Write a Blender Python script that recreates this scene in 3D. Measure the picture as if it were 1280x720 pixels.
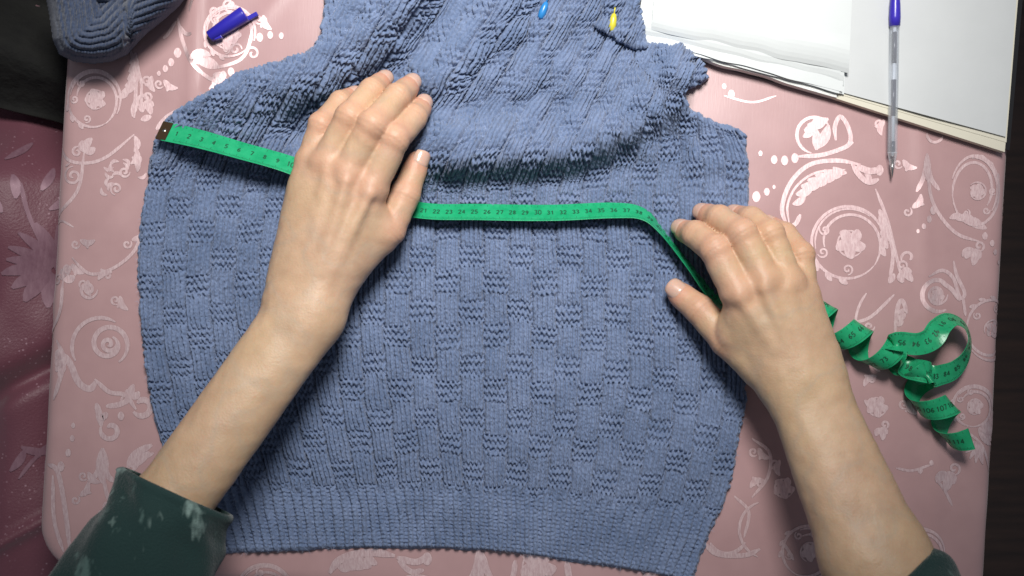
import bpy, math, random
import numpy as np
from mathutils import Vector, noise as mnoise

random.seed(7); rng = np.random.default_rng(7)
SC = bpy.context.scene
for o in list(bpy.data.objects): bpy.data.objects.remove(o)

# ------------------------------------------------------------------ camera
H = 0.72                                  # camera height above the table top (m)
FW = 0.826                                # width of table seen by the camera (m)
K = FW / 1280.0
cam_d = bpy.data.cameras.new('camera'); cam = bpy.data.objects.new('camera', cam_d)
SC.collection.objects.link(cam); SC.camera = cam
cam.location = (0, 0, H); cam.rotation_euler = (0, 0, 0)
cam_d.sensor_width = 36.0; cam_d.lens = 36.0 * H / FW
cam_d.clip_start = 0.01; cam_d.clip_end = 50
cam_d.dof.use_dof = True; cam_d.dof.focus_distance = 0.705; cam_d.dof.aperture_fstop = 5.6

# ------------------------------------------------------------------ world + lamps
W = bpy.data.worlds.new('World'); SC.world = W; W.use_nodes = True
W.node_tree.nodes['Background'].inputs[0].default_value = (0.78, 0.86, 1.0, 1)
W.node_tree.nodes['Background'].inputs[1].default_value = 0.155
sl = bpy.data.lights.new('ceiling_spot', 'SPOT'); so = bpy.data.objects.new('ceiling_spot', sl)
SC.collection.objects.link(so)
so.location = (0.07, 0.52, 0.88)
so.rotation_euler = (Vector((0.0, 0.225, 0)) - Vector(so.location)).to_track_quat('-Z', 'Y').to_euler()
sl.energy = 65; sl.color = (1.0, 0.975, 0.94); sl.spot_size = math.radians(73); sl.spot_blend = 1.0
sl.shadow_soft_size = 0.14
SC.view_settings.view_transform = 'Standard'; SC.view_settings.look = 'None'
SC.view_settings.exposure = 0.0; SC.view_settings.gamma = 1.0
SC.cycles.filter_width = 1.5
SC.cycles.max_bounces = 8; SC.cycles.transparent_max_bounces = 12
SC.cycles.caustics_refractive = False; SC.cycles.caustics_reflective = False
SC.cycles.use_denoising = True

# ------------------------------------------------------------------ helpers
def P(px, py, z=0.0):
    """ real position of a point that stands at height z over the table """
    s = K * (H - z) / H
    return ((px - 640) * s, (360 - py) * s, z)
def PV(px, py, zmm): return np.array(P(px, py, zmm * 1e-3))

def mesh_np(name, verts, faces, mat, parent=None, smooth=True, loops=4):
    verts = np.asarray(verts, dtype=np.float32).reshape(-1, 3)
    me = bpy.data.meshes.new(name)
    if isinstance(faces, np.ndarray):
        n = len(faces); L = faces.shape[1]
        me.vertices.add(len(verts)); me.vertices.foreach_set('co', verts.ravel())
        me.loops.add(n * L); me.loops.foreach_set('vertex_index', faces.astype(np.int32).ravel())
        me.polygons.add(n); me.polygons.foreach_set('loop_start', np.arange(0, n * L, L, dtype=np.int32))
        try: me.polygons.foreach_set('loop_total', np.full(n, L, dtype=np.int32))
        except Exception: pass
        me.update(calc_edges=True)
    else:
        me.from_pydata([tuple(map(float, v)) for v in verts], [], faces); me.update()
    me.polygons.foreach_set('use_smooth', np.full(len(me.polygons), smooth, dtype=bool))
    me.materials.append(mat)
    o = bpy.data.objects.new(name, me); SC.collection.objects.link(o)
    if parent is not None: o.parent = parent
    return o

def fattr(o, name, vals):
    a = o.data.attributes.new(name, 'FLOAT', 'POINT'); a.data.foreach_set('value', np.asarray(vals, np.float32))

def tag(o, label=None, cat=None, group=None, kind=None):
    if label: o['label'] = label
    if cat: o['category'] = cat
    if group: o['group'] = group
    if kind: o['kind'] = kind
    return o

def empty(name, loc=(0, 0, 0)):
    o = bpy.data.objects.new(name, None); SC.collection.objects.link(o)
    o.empty_display_size = 0.02
    return o        # kept at the origin so that its parts keep their world coordinates

def grid_faces(nu, nv):
    i = np.arange(nu - 1)[:, None] * nv + np.arange(nv - 1)[None, :]
    return np.stack([i, i + nv, i + nv + 1, i + 1], -1).reshape(-1, 4)

class MatB:
    def __init__(s, name, col, rough=0.6, **kw):
        s.m = bpy.data.materials.new(name); s.m.use_nodes = True
        s.nt = s.m.node_tree; s.b = s.nt.nodes['Principled BSDF']
        s.b.inputs['Base Color'].default_value = (*col, 1); s.b.inputs['Roughness'].default_value = rough
        for k, v in kw.items(): s.b.inputs[k.replace('_', ' ')].default_value = v
        s.col = s.b.inputs['Base Color']
        s.tc = s.nt.nodes.new('ShaderNodeTexCoord')
    def n(s, t, **kw):
        nd = s.nt.nodes.new(t)
        for k, v in kw.items():
            if hasattr(nd, k): setattr(nd, k, v)
            else: nd.inputs[k].default_value = v
        return nd
    def link(s, a, b): s.nt.links.new(a, b)
    def noise(s, scale, detail=3, rough=0.6, stretch=None):
        nd = s.n('ShaderNodeTexNoise'); nd.inputs['Scale'].default_value = scale
        nd.inputs['Detail'].default_value = detail; nd.inputs['Roughness'].default_value = rough
        if stretch:
            mp = s.n('ShaderNodeMapping'); mp.inputs['Scale'].default_value = stretch[0]
            mp.inputs['Rotation'].default_value = stretch[1]
            s.link(s.tc.outputs['Object'], mp.inputs[0]); s.link(mp.outputs[0], nd.inputs['Vector'])
        else: s.link(s.tc.outputs['Object'], nd.inputs['Vector'])
        return nd.outputs['Fac']
    def ramp(s, fac, stops):
        r = s.n('ShaderNodeValToRGB'); e = r.color_ramp.elements
        while len(e) < len(stops): e.new(0.5)
        for el, (p, c) in zip(e, stops): el.position = p; el.color = (*c, 1) if len(c) == 3 else c
        s.link(fac, r.inputs[0]); return r.outputs[0]
    def mix(s, fac, a, b, mode='MIX'):
        m = s.n('ShaderNodeMix'); m.data_type = 'RGBA'; m.blend_type = mode
        for sock, v in ((m.inputs['Factor'], fac), (m.inputs[6], a), (m.inputs[7], b)):
            if isinstance(v, (tuple, float, int)):
                sock.default_value = v if not isinstance(v, tuple) else (*v, 1)
            else: s.link(v, sock)
        return m.outputs[2]
    def color(s, out): s.link(out, s.col); return s
    def bump(s, fac, dist, strength=1.0):
        b = s.n('ShaderNodeBump'); b.inputs['Distance'].default_value = dist; b.inputs['Strength'].default_value = strength
        s.link(fac, b.inputs['Height'])
        if getattr(s, 'lastb', None): s.link(s.lastb, b.inputs['Normal'])
        s.lastb = b.outputs[0]; s.link(s.lastb, s.b.inputs['Normal']); return s

def catmull(pts, n):
    pts = np.asarray(pts, float); m = len(pts)
    if m == 2:
        t = np.linspace(0, 1, n)[:, None]; return pts[0] * (1 - t) + pts[1] * t
    q = np.vstack([2 * pts[0] - pts[1], pts, 2 * pts[-1] - pts[-2]])
    t = np.linspace(0, m - 1 - 1e-9, n); i = t.astype(int); f = (t - i)[:, None]
    p0, p1, p2, p3 = q[i], q[i + 1], q[i + 2], q[i + 3]
    return 0.5 * ((2 * p1) + (-p0 + p2) * f + (2 * p0 - 5 * p1 + 4 * p2 - p3) * f**2 + (-p0 + 3 * p1 - 3 * p2 + p3) * f**3)

def vnoise(x, y, seed=0):
    """ smooth value noise, -1..1 """
    xi = np.floor(x).astype(np.int64); yi = np.floor(y).astype(np.int64)
    fx = x - xi; fy = y - yi; fx = fx * fx * (3 - 2 * fx); fy = fy * fy * (3 - 2 * fy)
    def hsh(a, b):
        h = (a * 374761393 + b * 668265263 + seed * 1442695041) & 0xffffffff
        h = ((h ^ (h >> 13)) * 1274126177) & 0xffffffff
        return ((h ^ (h >> 16)) & 0xffff) / 32767.5 - 1
    return (hsh(xi, yi) * (1 - fx) + hsh(xi + 1, yi) * fx) * (1 - fy) + (hsh(xi, yi + 1) * (1 - fx) + hsh(xi + 1, yi + 1) * fx) * fy

def poly_sd(px, py, poly):
    """ signed distance, positive inside """
    poly = np.asarray(poly, float); d = np.full(px.shape, 1e9); ins = np.zeros(px.shape, bool)
    for a, b in zip(poly, np.roll(poly, -1, 0)):
        e = b - a; wx = px - a[0]; wy = py - a[1]
        t = np.clip((wx * e[0] + wy * e[1]) / (e @ e), 0, 1)
        d = np.minimum(d, (wx - e[0] * t)**2 + (wy - e[1] * t)**2)
        c = (a[1] > py) != (b[1] > py)
        with np.errstate(divide='ignore', invalid='ignore'):
            xx = (b[0] - a[0]) * (py - a[1]) / (b[1] - a[1] if b[1] != a[1] else 1e-9) + a[0]
        ins ^= c & (px < xx)
    return np.where(ins, 1, -1) * np.sqrt(d)

def line_d(px, py, pts):
    """ distance to an open polyline, side (-1 left / +1 right in picture sense), and position along it 0..1 """
    pts = np.asarray(pts, float); best = np.full(px.shape, 1e18); side = np.zeros(px.shape); pos = np.zeros(px.shape)
    L = np.linalg.norm(np.diff(pts, axis=0), axis=1); cum = np.concatenate([[0], np.cumsum(L)])
    for k, (a, b) in enumerate(zip(pts[:-1], pts[1:])):
        e = b - a; wx = px - a[0]; wy = py - a[1]
        t = np.clip((wx * e[0] + wy * e[1]) / (e @ e), 0, 1)
        d = (wx - e[0] * t)**2 + (wy - e[1] * t)**2
        m = d < best; best = np.where(m, d, best)
        side = np.where(m, np.sign(e[0] * wy - e[1] * wx), side); pos = np.where(m, (cum[k] + t * L[k]) / cum[-1], pos)
    return np.sqrt(best), side, pos

def tube(path, radii, n=16, caps=True):
    path = np.asarray(path, float); m = len(path); radii = np.broadcast_to(radii, (m,))
    T = np.gradient(path, axis=0); T /= np.linalg.norm(T, axis=1)[:, None]
    ref = np.array([0, 0, 1.0]) if abs(T[0][2]) < 0.9 else np.array([1.0, 0, 0])
    vs = []
    for i in range(m):
        a = np.cross(T[i], ref); a /= np.linalg.norm(a); b = np.cross(a, T[i]); ref = b
        for k in range(n):
            t = 2 * math.pi * k / n; vs.append(path[i] + radii[i] * (a * math.cos(t) + b * math.sin(t)))
    fs = [(i * n + k, i * n + (k + 1) % n, (i + 1) * n + (k + 1) % n, (i + 1) * n + k) for i in range(m - 1) for k in range(n)]
    if caps: fs += [tuple(range(n))[::-1], tuple((m - 1) * n + k for k in range(n))]
    return vs, fs

# ------------------------------------------------------------------ table frame (slightly turned under the camera)
ROT = math.radians(3.15); cr, sr = math.cos(ROT), math.sin(ROT)
# table axes: ex (to the right), ey (away from the sitter)
EX = np.array([cr, -sr]); EY = np.array([sr, cr])
TC = np.array([0.0205, 0.155]); TA, TB, TR = 0.385, 0.407, 0.040     # centre, half sizes, corner radius

def cloth_z(x, y):
    z = 0.0010 * vnoise(x * 9 + 3, y * 9, 3) + 0.0005 * vnoise(x * 28, y * 28, 5)
    # two pressed-in folds of the cloth
    for (a, b, hgt, w) in (((P(247, -30)), (P(236, 160)), .0016, .004), (P(1150, 180), P(1175, 760), .0012, .006), (P(120, 300), P(60, 380), .0014, .006)):
        ax, ay = a[0], a[1]; ex, ey = b[0] - ax, b[1] - ay; L = math.hypot(ex, ey)
        d = ((x - ax) * ey - (y - ay) * ex) / L
        z = z + hgt * np.exp(-(d / w)**2)
    return z

def wrap(x, y, off=0.0):
    """ flat cloth coordinate -> draped 3D position; beyond the table edge the cloth turns down """
    x = np.asarray(x, float); y = np.asarray(y, float)
    u = (x - TC[0]) * EX[0] + (y - TC[1]) * EX[1]; v = (x - TC[0]) * EY[0] + (y - TC[1]) * EY[1]
    qx = np.abs(u) - (TA - TR); qy = np.abs(v) - (TB - TR)
    ox = np.maximum(qx, 0); oy = np.maximum(qy, 0); ln = np.sqrt(ox**2 + oy**2)
    d = ln + np.minimum(np.maximum(qx, qy), 0) - TR                     # > 0 outside
    nx = np.where(ln > 1e-9, ox / np.maximum(ln, 1e-9), (qx > qy) * 1.0) * np.sign(u)
    ny = np.where(ln > 1e-9, oy / np.maximum(ln, 1e-9), (qx <= qy) * 1.0) * np.sign(v)
    rr = 0.012; dd = d + rr                                             # bend starts rr before the edge
    th = np.clip(dd / rr, 0, math.pi / 2)
    drop = np.maximum(dd - rr * math.pi / 2, 0)
    outp = np.where(dd > 0, rr * np.sin(th) - dd, 0)                    # shift along the normal
    along = np.where(qx > qy, v, u)
    flare = drop * (0.10 + 0.10 * np.sin(along * 38) + 0.05 * np.sin(along * 71 + 1))
    zz = np.where(dd > 0, -(rr - rr * np.cos(th)) - drop, 0) + cloth_z(x, y) + off * np.cos(th)
    sh = outp + flare + off * np.sin(th)
    u2 = u + nx * sh; v2 = v + ny * sh
    X = TC[0] + u2 * EX[0] + v2 * EY[0]; Y = TC[1] + u2 * EX[1] + v2 * EY[1]
    return np.stack([X, Y, zz], -1)

# ------------------------------------------------------------------ setting: floor
m = MatB('floor_wood', (0.018, 0.010, 0.008), 0.5)
nz = m.noise(6, 5, 0.6, ((1, 14, 1), (0, 0, 0.1)))
m.color(m.ramp(nz, [(0.3, (0.020, 0.011, 0.009)), (0.7, (0.055, 0.028, 0.020))])).bump(nz, 0.002)
fl = mesh_np('floor', [(-3, -3, -.72), (3, -3, -.72), (3, 3, -.72), (-3, 3, -.72)], [(0, 1, 2, 3)], m.m, smooth=False)
tag(fl, kind='structure')

# ------------------------------------------------------------------ table
m = MatB('dark_table_wood', (0.022, 0.010, 0.007), 0.35)
nz = m.noise(12, 6, 0.6, ((1, 12, 1), (0, 0, 0)))
m.color(m.ramp(nz, [(0.3, (0.013, 0.006, 0.004)), (0.7, (0.036, 0.016, 0.011))]))
wood = m.m
tb = tag(empty('table'), 'dark wooden table mostly hidden under the pink tablecloth', 'table')
def tpt(u, v, z): q = TC + EX * u + EY * v; return (q[0], q[1], z)
def rrect(a, b, r, n=8):
    out = []
    for (sx, sy, a0) in ((1, 1, 0), (-1, 1, 90), (-1, -1, 180), (1, -1, 270)):
        for k in range(n + 1):
            t = math.radians(a0 + 90 * k / n); out.append((sx * (a - r) + r * math.cos(t), sy * (b - r) + r * math.sin(t)))
    return out
def slab_tab(name, outline, z0, z1, mat, parent):
    n = len(outline); v = [tpt(*p, z1) for p in outline] + [tpt(*p, z0) for p in outline]
    f = [tuple(range(n)), tuple(range(2 * n - 1, n - 1, -1))] + [(i, n + i, n + (i + 1) % n, (i + 1) % n) for i in range(n)]
    return mesh_np(name, v, f, mat, parent, smooth=False)
slab_tab('tabletop', rrect(TA - .004, TB - .004, TR), -.028, -.004, wood, tb)
slab_tab('apron', rrect(TA - .05, TB - .05, .01), -.10, -.029, wood, tb)
for sx in (-1, 1):
    for sy in (-1, 1):
        v, f = tube([tpt(sx * (TA - .055), sy * (TB - .055), -.101), tpt(sx * (TA - .06), sy * (TB - .06), -.4), tpt(sx * (TA - .05), sy * (TB - .05), -.719)], [.03, .024, .018], 10)
        mesh_np('leg', v, f, wood, tb)

# ------------------------------------------------------------------ tablecloth
m = MatB('rose_satin', (0.50, 0.27, 0.275), 0.36, Sheen_Weight=0.15, Sheen_Roughness=0.4)
m.b.inputs['Specular IOR Level'].default_value = 0.9
n1 = m.noise(22, 3); 
m.color(m.ramp(n1, [(0.3, (0.43, 0.262, 0.264)), (0.7, (0.49, 0.305, 0.306))]))
wv = m.noise(900, 2, 0.5, ((1, .12, 1), (0, 0, 0.05)))
m.bump(wv, 0.00012, 0.35)
cloth_m = m.m
gx = np.arange(-.60, .64, .0045); gy = np.arange(-.47, .78, .0045)
X, Y = np.meshgrid(gx, gy, indexing='ij')
tc = mesh_np('tablecloth', wrap(X, Y).reshape(-1, 3), grid_faces(len(gx), len(gy)), cloth_m)
tag(tc, 'rose pink satin tablecloth woven with shiny scrolls, covering the table', 'tablecloth')

# woven scrollwork: flat shiny threads lying in the cloth
m = MatB('brocade_thread', (0.36, 0.20, 0.205), 0.56, Metallic=0.84)
m.b.inputs['Specular IOR Level'].default_value = 0.9
nb = m.noise(700, 3, 0.7, ((1, .3, 1), (0, 0, 0.8)))
m.color(m.ramp(nb, [(0.35, (0.80, 0.56, 0.57)), (0.65, (1.0, 0.78, 0.78))]))
m.bump(nb, 0.0002, 0.35)
thread_m = m.m
RV, RF = [], []; rcount = [0]
WS = [1.38]
def add_ribbon(ptsx, wid, closed=False):
    """ points in picture px on the table plane; wid px (array) """
    p = np.asarray(ptsx, float); n = len(p); wid = np.broadcast_to(wid, (n,)) * WS[0]
    T = np.gradient(p, axis=0); T /= np.maximum(np.linalg.norm(T, axis=1), 1e-6)[:, None]
    N = np.stack([-T[:, 1], T[:, 0]], 1)
    a = p + N * wid[:, None] / 2; b = p - N * wid[:, None] / 2
    q = np.stack([a, b], 1).reshape(-1, 2); base = rcount[0]
    RV.append(q); rcount[0] += len(q)
    for i in range(n - 1): RF.append((base + 2 * i, base + 2 * i + 1, base + 2 * i + 3, base + 2 * i + 2))
def stroke(pts, w=3.0, n=None, taper=(0.4, 0.4)):
    pts = np.asarray(pts, float); L = np.linalg.norm(np.diff(pts, axis=0), axis=1).sum()
    n = n or max(5, int(L / 3)); c = catmull(pts, n); t = np.linspace(0, 1, n)
    add_ribbon(c, w * np.minimum(1, np.minimum(taper[0] + t * 4, taper[1] + (1 - t) * 4)))
def arc(cx, cy, r0, r1, a0, a1, w=2.5, ry=1.0, taper=(.4, .4), rot=0):
    n = max(8, int(abs(a1 - a0) / 9)); t = np.radians(np.linspace(a0, a1, n)); r = np.linspace(r0, r1, n)
    x = r * np.cos(t); y = ry * r * np.sin(t); cc, ss = math.cos(math.radians(rot)), math.sin(math.radians(rot))
    q = np.linspace(0, 1, n)
    add_ribbon(np.stack([cx + x * cc - y * ss, cy + x * ss + y * cc], 1), w * np.minimum(1, np.minimum(taper[0] + q * 4, taper[1] + (1 - q) * 4)))
def curl(cx, cy, r, a0=0, turns=1.4, d=1, w=2.2):
    arc(cx, cy, r, r * .15, a0, a0 + d * 360 * turns, w)
def leaf(cx, cy, ang, L, w, bend=0.0):
    t = np.linspace(0, 1, 8); a = math.radians(ang)
    x = cx + L * t * math.cos(a) - bend * L * np.sin(np.pi * t) * math.sin(a); y = cy + L * t * math.sin(a) + bend * L * np.sin(np.pi * t) * math.cos(a)
    add_ribbon(np.stack([x, y], 1), w * np.sin(np.pi * np.clip(t * .9 + .05, 0, 1))**.8)
def dot(cx, cy, r):
    n = 7; t = np.linspace(-1, 1, n); add_ribbon(np.stack([cx + r * t, np.full(n, cy)], 1), 2 * r * np.sqrt(np.maximum(1 - t * t, .04)))
def feather(pts, n, L, w, side=1, fan=50):
    c = catmull(pts, n + 2)
    for i in range(1, n + 1):
        d = c[i + 1] - c[i - 1] if i < n + 1 else c[i] - c[i - 1]; a = math.degrees(math.atan2(d[1], d[0])) + side * fan
        s = .55 + .6 * math.sin(math.pi * i / (n + 1)); leaf(c[i][0], c[i][1], a, L * s, w * s, .12 * side)
def rose(cx, cy, r, rot=0):
    for k in range(5): leaf(cx + .15 * r * math.cos(k * 1.256), cy + .15 * r * math.sin(k * 1.256), rot + k * 72, r, r * .62, .15)
    arc(cx, cy, r * 1.02, r * .9, rot + 20, rot + 300, 1.6)
    dot(cx, cy, r * .25)
def bud(cx, cy, ang, s):
    for d, l in ((-38, .8), (0, 1.1), (38, .8)): leaf(cx, cy, ang + d, s * l, s * .42, .12 * (1 if d > 0 else -1))
    a = math.radians(ang - 120); curl(cx + s * .5 * math.cos(a), cy + s * .5 * math.sin(a), s * .38, ang, 1.2, -1, 2.2)
def medallion(cx, cy, R, rot=0, ry=1.0, tail=True, mir=1):
    arc(cx, cy, R, R * .93, rot, rot - mir * 330, 2.6, ry); arc(cx, cy, R * .93, R * .86, rot - mir * 60, rot - mir * 200, 1.8, ry)
    arc(cx, cy, R * .93, R * .62, rot - mir * 330, rot - mir * 560, 2.6, ry)
    rose(cx + R * .08, cy, R * .36, rot)
    for k, a in enumerate((150, 200, 80)):
        t = math.radians(rot + a * mir); curl(cx + R * .70 * math.cos(t), cy + R * .70 * ry * math.sin(t), R * .15, rot + a, 1.3, -mir, 1.8)
    for a in (95, 118, 142): 
        t = math.radians(rot + a); leaf(cx + R * .95 * math.cos(t), cy + R * .95 * ry * math.sin(t), rot + a - 70, R * .3, R * .12)
# right side
medallion(1059, 304, 47, 10); feather([(1104, 330), (1112, 296), (1106, 262)], 6, 17, 7, -1, 30); stroke([(1128, 352), (1118, 310), (1108, 272), (1094, 236)], 3)
stroke([(1112, 350), (1116, 318), (1110, 285)], 3.5); bud(1126, 340, 40, 17); leaf(1118, 342, 120, 14, 6)
arc(1135, 322, 9, 3, 150, 420, 2.6)
stroke([(984, 284), (977, 260), (988, 228), (1012, 206), (1045, 201), (1075, 206)], 4.0); stroke([(986, 280), (984, 256), (996, 232), (1020, 216), (1056, 212)], 2.2)
feather([(986, 268), (998, 236), (1022, 216), (1052, 206)], 7, 24, 8.5, 1, 38); stroke([(984, 284), (994, 280), (1000, 268)], 4)
stroke([(1064, 205), (1074, 220), (1086, 228), (1098, 224)], 5); stroke([(1070, 208), (1086, 214), (1100, 212)], 6); dot(1099, 213, 5); leaf(1080, 212, 60, 18, 5)
arc(1018, 168, 24, 20, 100, 330, 3); feather([(1002, 180), (1006, 160), (1022, 145)], 4, 22, 8, 1, 35); leaf(1018, 186, -60, 34, 10, .1); leaf(1020, 188, -90, 26, 8)
stroke([(1044, 176), (1043, 158), (1050, 146), (1060, 160), (1062, 178), (1050, 188)], 4); stroke([(996, 196), (1026, 194), (1052, 186), (1066, 178)], 4)
for q in ((950, 192, 2.5), (967, 200, 4), (980, 201, 4.5), (993, 198, 4.5), (945, 246, 5), (958, 240, 3.6), (967, 234, 2), (940, 266, 4)): dot(*q)
medallion(1219, 239, 31, 200, 1.45, mir=-1)
stroke([(1158, 196), (1153, 222), (1145, 240)], 4); stroke([(1158, 196), (1163, 222), (1174, 238)], 4); stroke([(1159, 196), (1162, 240), (1174, 268), (1196, 292), (1224, 302)], 3.2); leaf(1158, 192, 90, 34, 7)
feather([(1178, 272), (1200, 276), (1226, 288)], 4, 20, 7, -1, 15); bud(1216, 312, 90, 18); arc(1212, 318, 9, 5, -200, 60, 3)
for q in ((1166, 263, 4), (1161, 274, 3.3), (1154, 283, 2.7), (1147, 289, 2), (1231, 295, 3.5), (1240, 304, 3), (1244, 315, 2.6), (1250, 328, 2)): dot(*q)
arc(1172, 368, 22, 17, 60, 320, 4); curl(1171, 368, 14, 0, 1.6, 1, 2.8); rose(1172, 370, 8)
stroke([(1160, 346), (1178, 338), (1192, 348), (1200, 372), (1206, 366), (1196, 344), (1192, 326)], 3.4); stroke([(1204, 372), (1207, 395)], 2.6); stroke([(1176, 352), (1190, 362), (1200, 376)], 4)
medallion(1240, 412, 34, 140, 1.15)
stroke([(1060, 405), (1088, 396), (1118, 368)], 3); curl(1086, 408, 7, 0, 1.2); curl(1062, 414, 6, 90, 1.2); stroke([(1118, 420), (1122, 384), (1128, 376), (1134, 392)], 4); feather([(1118, 414), (1122, 384)], 3, 12, 5, 1)
arc(1128, 420, 60, 70, 190, 230, 2.4)
medallion(1216, 508, 27, 60, 1.0)
for k in range(7): leaf(1222, 535, 60 + k * 14 - 100, 32, 5, .15)
for k in range(5): leaf(1228, 556, 90 + k * 22, 24, 4.5, .1)
stroke([(1190, 545), (1206, 540), (1226, 556), (1240, 590)], 2.4)
rose(1096, 508, 12); bud(1100, 535, 80, 14); leaf(1080, 500, 40, 20, 6)
stroke([(1120, 585), (1140, 588), (1164, 580)], 2.4); dot(1150, 588, 3); bud(1182, 590, 95, 22); dot(1163, 578, 2.6); stroke([(1170, 600), (1180, 612), (1190, 632)], 2.6)
stroke([(905, 120), (940, 128), (970, 120)], 2); dot(914, 118, 4); dot(905, 108, 2.6); arc(1168, 168, 10, 10, 10, 190, 2.6)
# left side
medallion(117, 124, 34, 30, 1.1); feather([(142, 128), (158, 104), (163, 70)], 6, 20, 7, 1, 22); stroke([(163, 62), (170, 96), (168, 148)], 3.4); stroke([(163, 62), (176, 100), (176, 140)], 2.6)
bud(180, 128, 60, 16); arc(180, 126, 9, 4, 120, 420, 3); leaf(166, 146, -80, 22, 6); leaf(176, 150, -20, 14, 6)
stroke([(74, 184), (86, 200), (108, 204), (134, 196), (168, 168)], 3); curl(92, 220, 12, -90, 1.5, -1, 2.4); stroke([(82, 208), (88, 204)], 2)
for (x, y, a) in ((168, 190, -90), (164, 205, -70), (172, 215, -110)): leaf(x, y, a, 20, 6, .2)
for k in range(12): leaf(130 + 10 * (k % 5) + 3 * math.sin(k * 3), 205 + 14 * (k // 5) + 4 * math.cos(k * 2), k * 77, 12, 3.4, .3)
curl(156, 215, 7, 0); curl(146, 236, 8, 100); stroke([(62, 282), (76, 276), (92, 284)], 2)
stroke([(195, 162), (210, 146), (232, 134)], 5)
for q in ((222, 66, 4.6), (214, 78, 3.8), (207, 86, 3.3), (199, 92, 2.4)): dot(*q)
medallion(287, 40, 33, 20, 1.0); curl(295, 62, 8, 0, 1.2, -1); curl(316, 67, 9, 180, 1.2); rose(283, 48, 13)
stroke([(222, 22), (228, 50), (240, 78), (262, 98), (288, 106)], 3.4); stroke([(222, 30), (232, 42), (240, 42)], 3.4); stroke([(220, 26), (210, 42), (204, 48)], 3)
leaf(238, 74, -10, 26, 8, -.2); leaf(242, 78, 10, 32, 8, -.15); stroke([(240, 72), (262, 84), (290, 80), (308, 66), (318, 30)], 3); rose(276, 100, 10); dot(289, 90, 4); leaf(262, 112, -30, 26, 8)
for q in ((325, 47, 4), (338, 44, 3.6), (352, 45, 3)): dot(*q)
curl(268, 14, 7); curl(286, 6, 8, 60); curl(290, 6, 5); arc(270, 20, 34, 38, 190, 260, 2.6)
arc(135, 430, 26, 10, 60, -420, 4.4); curl(135, 430, 10, 0, 1.3, 1, 4); arc(127, 432, 38, 34, 150, 300, 3.6)
stroke([(72, 440), (86, 452), (98, 478), (112, 486), (120, 476)], 6); feather([(72, 430), (80, 446), (84, 470)], 4, 16, 6, 1)
stroke([(118, 474), (136, 490), (156, 494), (170, 512)], 4); arc(178, 508, 13, 7, 150, -150, 5.5); bud(164, 498, -80, 16)
stroke([(120, 504), (126, 522), (134, 516)], 6); arc(138, 538, 13, 5, 200, -140, 4.6); dot(151, 520, 4); leaf(122, 508, 80, 26, 7); stroke([(132, 508), (148, 506), (160, 500)], 5)
stroke([(66, 500), (74, 476), (80, 450), (70, 425)], 4)
for q in ((91, 532, 2.6), (90, 548, 3), (85, 566, 3.6), (76, 583, 4.6)): dot(*q)
leaf(128, 560, 90, 44, 12); stroke([(127, 565), (122, 590), (110, 602)], 5); stroke([(129, 565), (134, 592), (143, 602)], 5); stroke([(128, 590), (134, 618), (142, 640)], 3.6)
for q in ((133, 633, 4.6), (126, 643, 4), (117, 651, 3.6)): dot(*q)
stroke([(160, 585), (168, 568), (190, 556)], 6); stroke([(165, 590), (176, 575), (192, 566)], 4); leaf(164, 584, -40, 30, 8)
stroke([(58, 580), (72, 590), (82, 640), (88, 690)], 4.4); stroke([(66, 594), (68, 650), (80, 690)], 3.6); curl(98, 684, 8, 0, 1.3, 1, 3.6)
# below the hem and to the right of it
for sft in (0,):
    stroke([(412, 716), (424, 700), (444, 692), (470, 690), (494, 694)], 7); feather([(416, 712), (436, 696), (470, 690)], 5, 22, 9, 1, 50)
    stroke([(496, 696), (520, 702), (536, 694)], 6); dot(534, 698, 6); stroke([(498, 700), (514, 714), (530, 712)], 5)
    leaf(598, 686, 86, 40, 10); stroke([(600, 690), (594, 712), (586, 730)], 6); stroke([(602, 690), (610, 716), (622, 735)], 6)
    stroke([(644, 700), (641, 720), (630, 740)], 5); rose(672, 708, 20); stroke([(708, 700), (712, 725), (720, 750)], 6)
    medallion(520, 760, 42, 0); medallion(330, 740, 36, 60)
arc(905, 668, 28, 20, 20, 150, 3.6); stroke([(878, 676), (896, 692), (930, 694), (950, 686)], 4.5); arc(960, 660, 38, 34, 110, 250, 2.6); stroke([(976, 676), (984, 686), (992, 700)], 3); stroke([(918, 620), (936, 640), (930, 672)], 2.8)
medallion(1010, 690, 34, 90); medallion(1150, 690, 30, 0); rose(980, 610, 12)
for (x, y, a) in ((948, 560, 40), (975, 575, 90), (955, 600, 150), (1085, 440, 200), (1095, 470, 140), (1135, 500, 60), (1140, 260, -60), (1128, 200, 30), (1195, 160, 0), (1105, 150, 100), (90, 330, 30), (110, 350, 80), (140, 340, 150), (165, 300, -40), (100, 300, 0), (150, 370, 60), (205, 100, 30), (190, 95, 80), (250, 130, 10), (330, 20, 60), (350, 80, 0), (100, 620, -60), (110, 590, 40)):
    leaf(x, y, a, 20, 6, .2); leaf(x, y, a + 45, 15, 5, -.2); curl(x - 6, y + 5, 6, a, 1.2, 1, 2)
stroke([(940, 548), (962, 566), (960, 596), (940, 622)], 3); stroke([(90, 322), (112, 342), (140, 336), (166, 316), (178, 290)], 3); curl(110, 362, 12, 0, 1.5, 1, 3); curl(1100, 455, 9, 90, 1.4, 1, 2.6)
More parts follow.
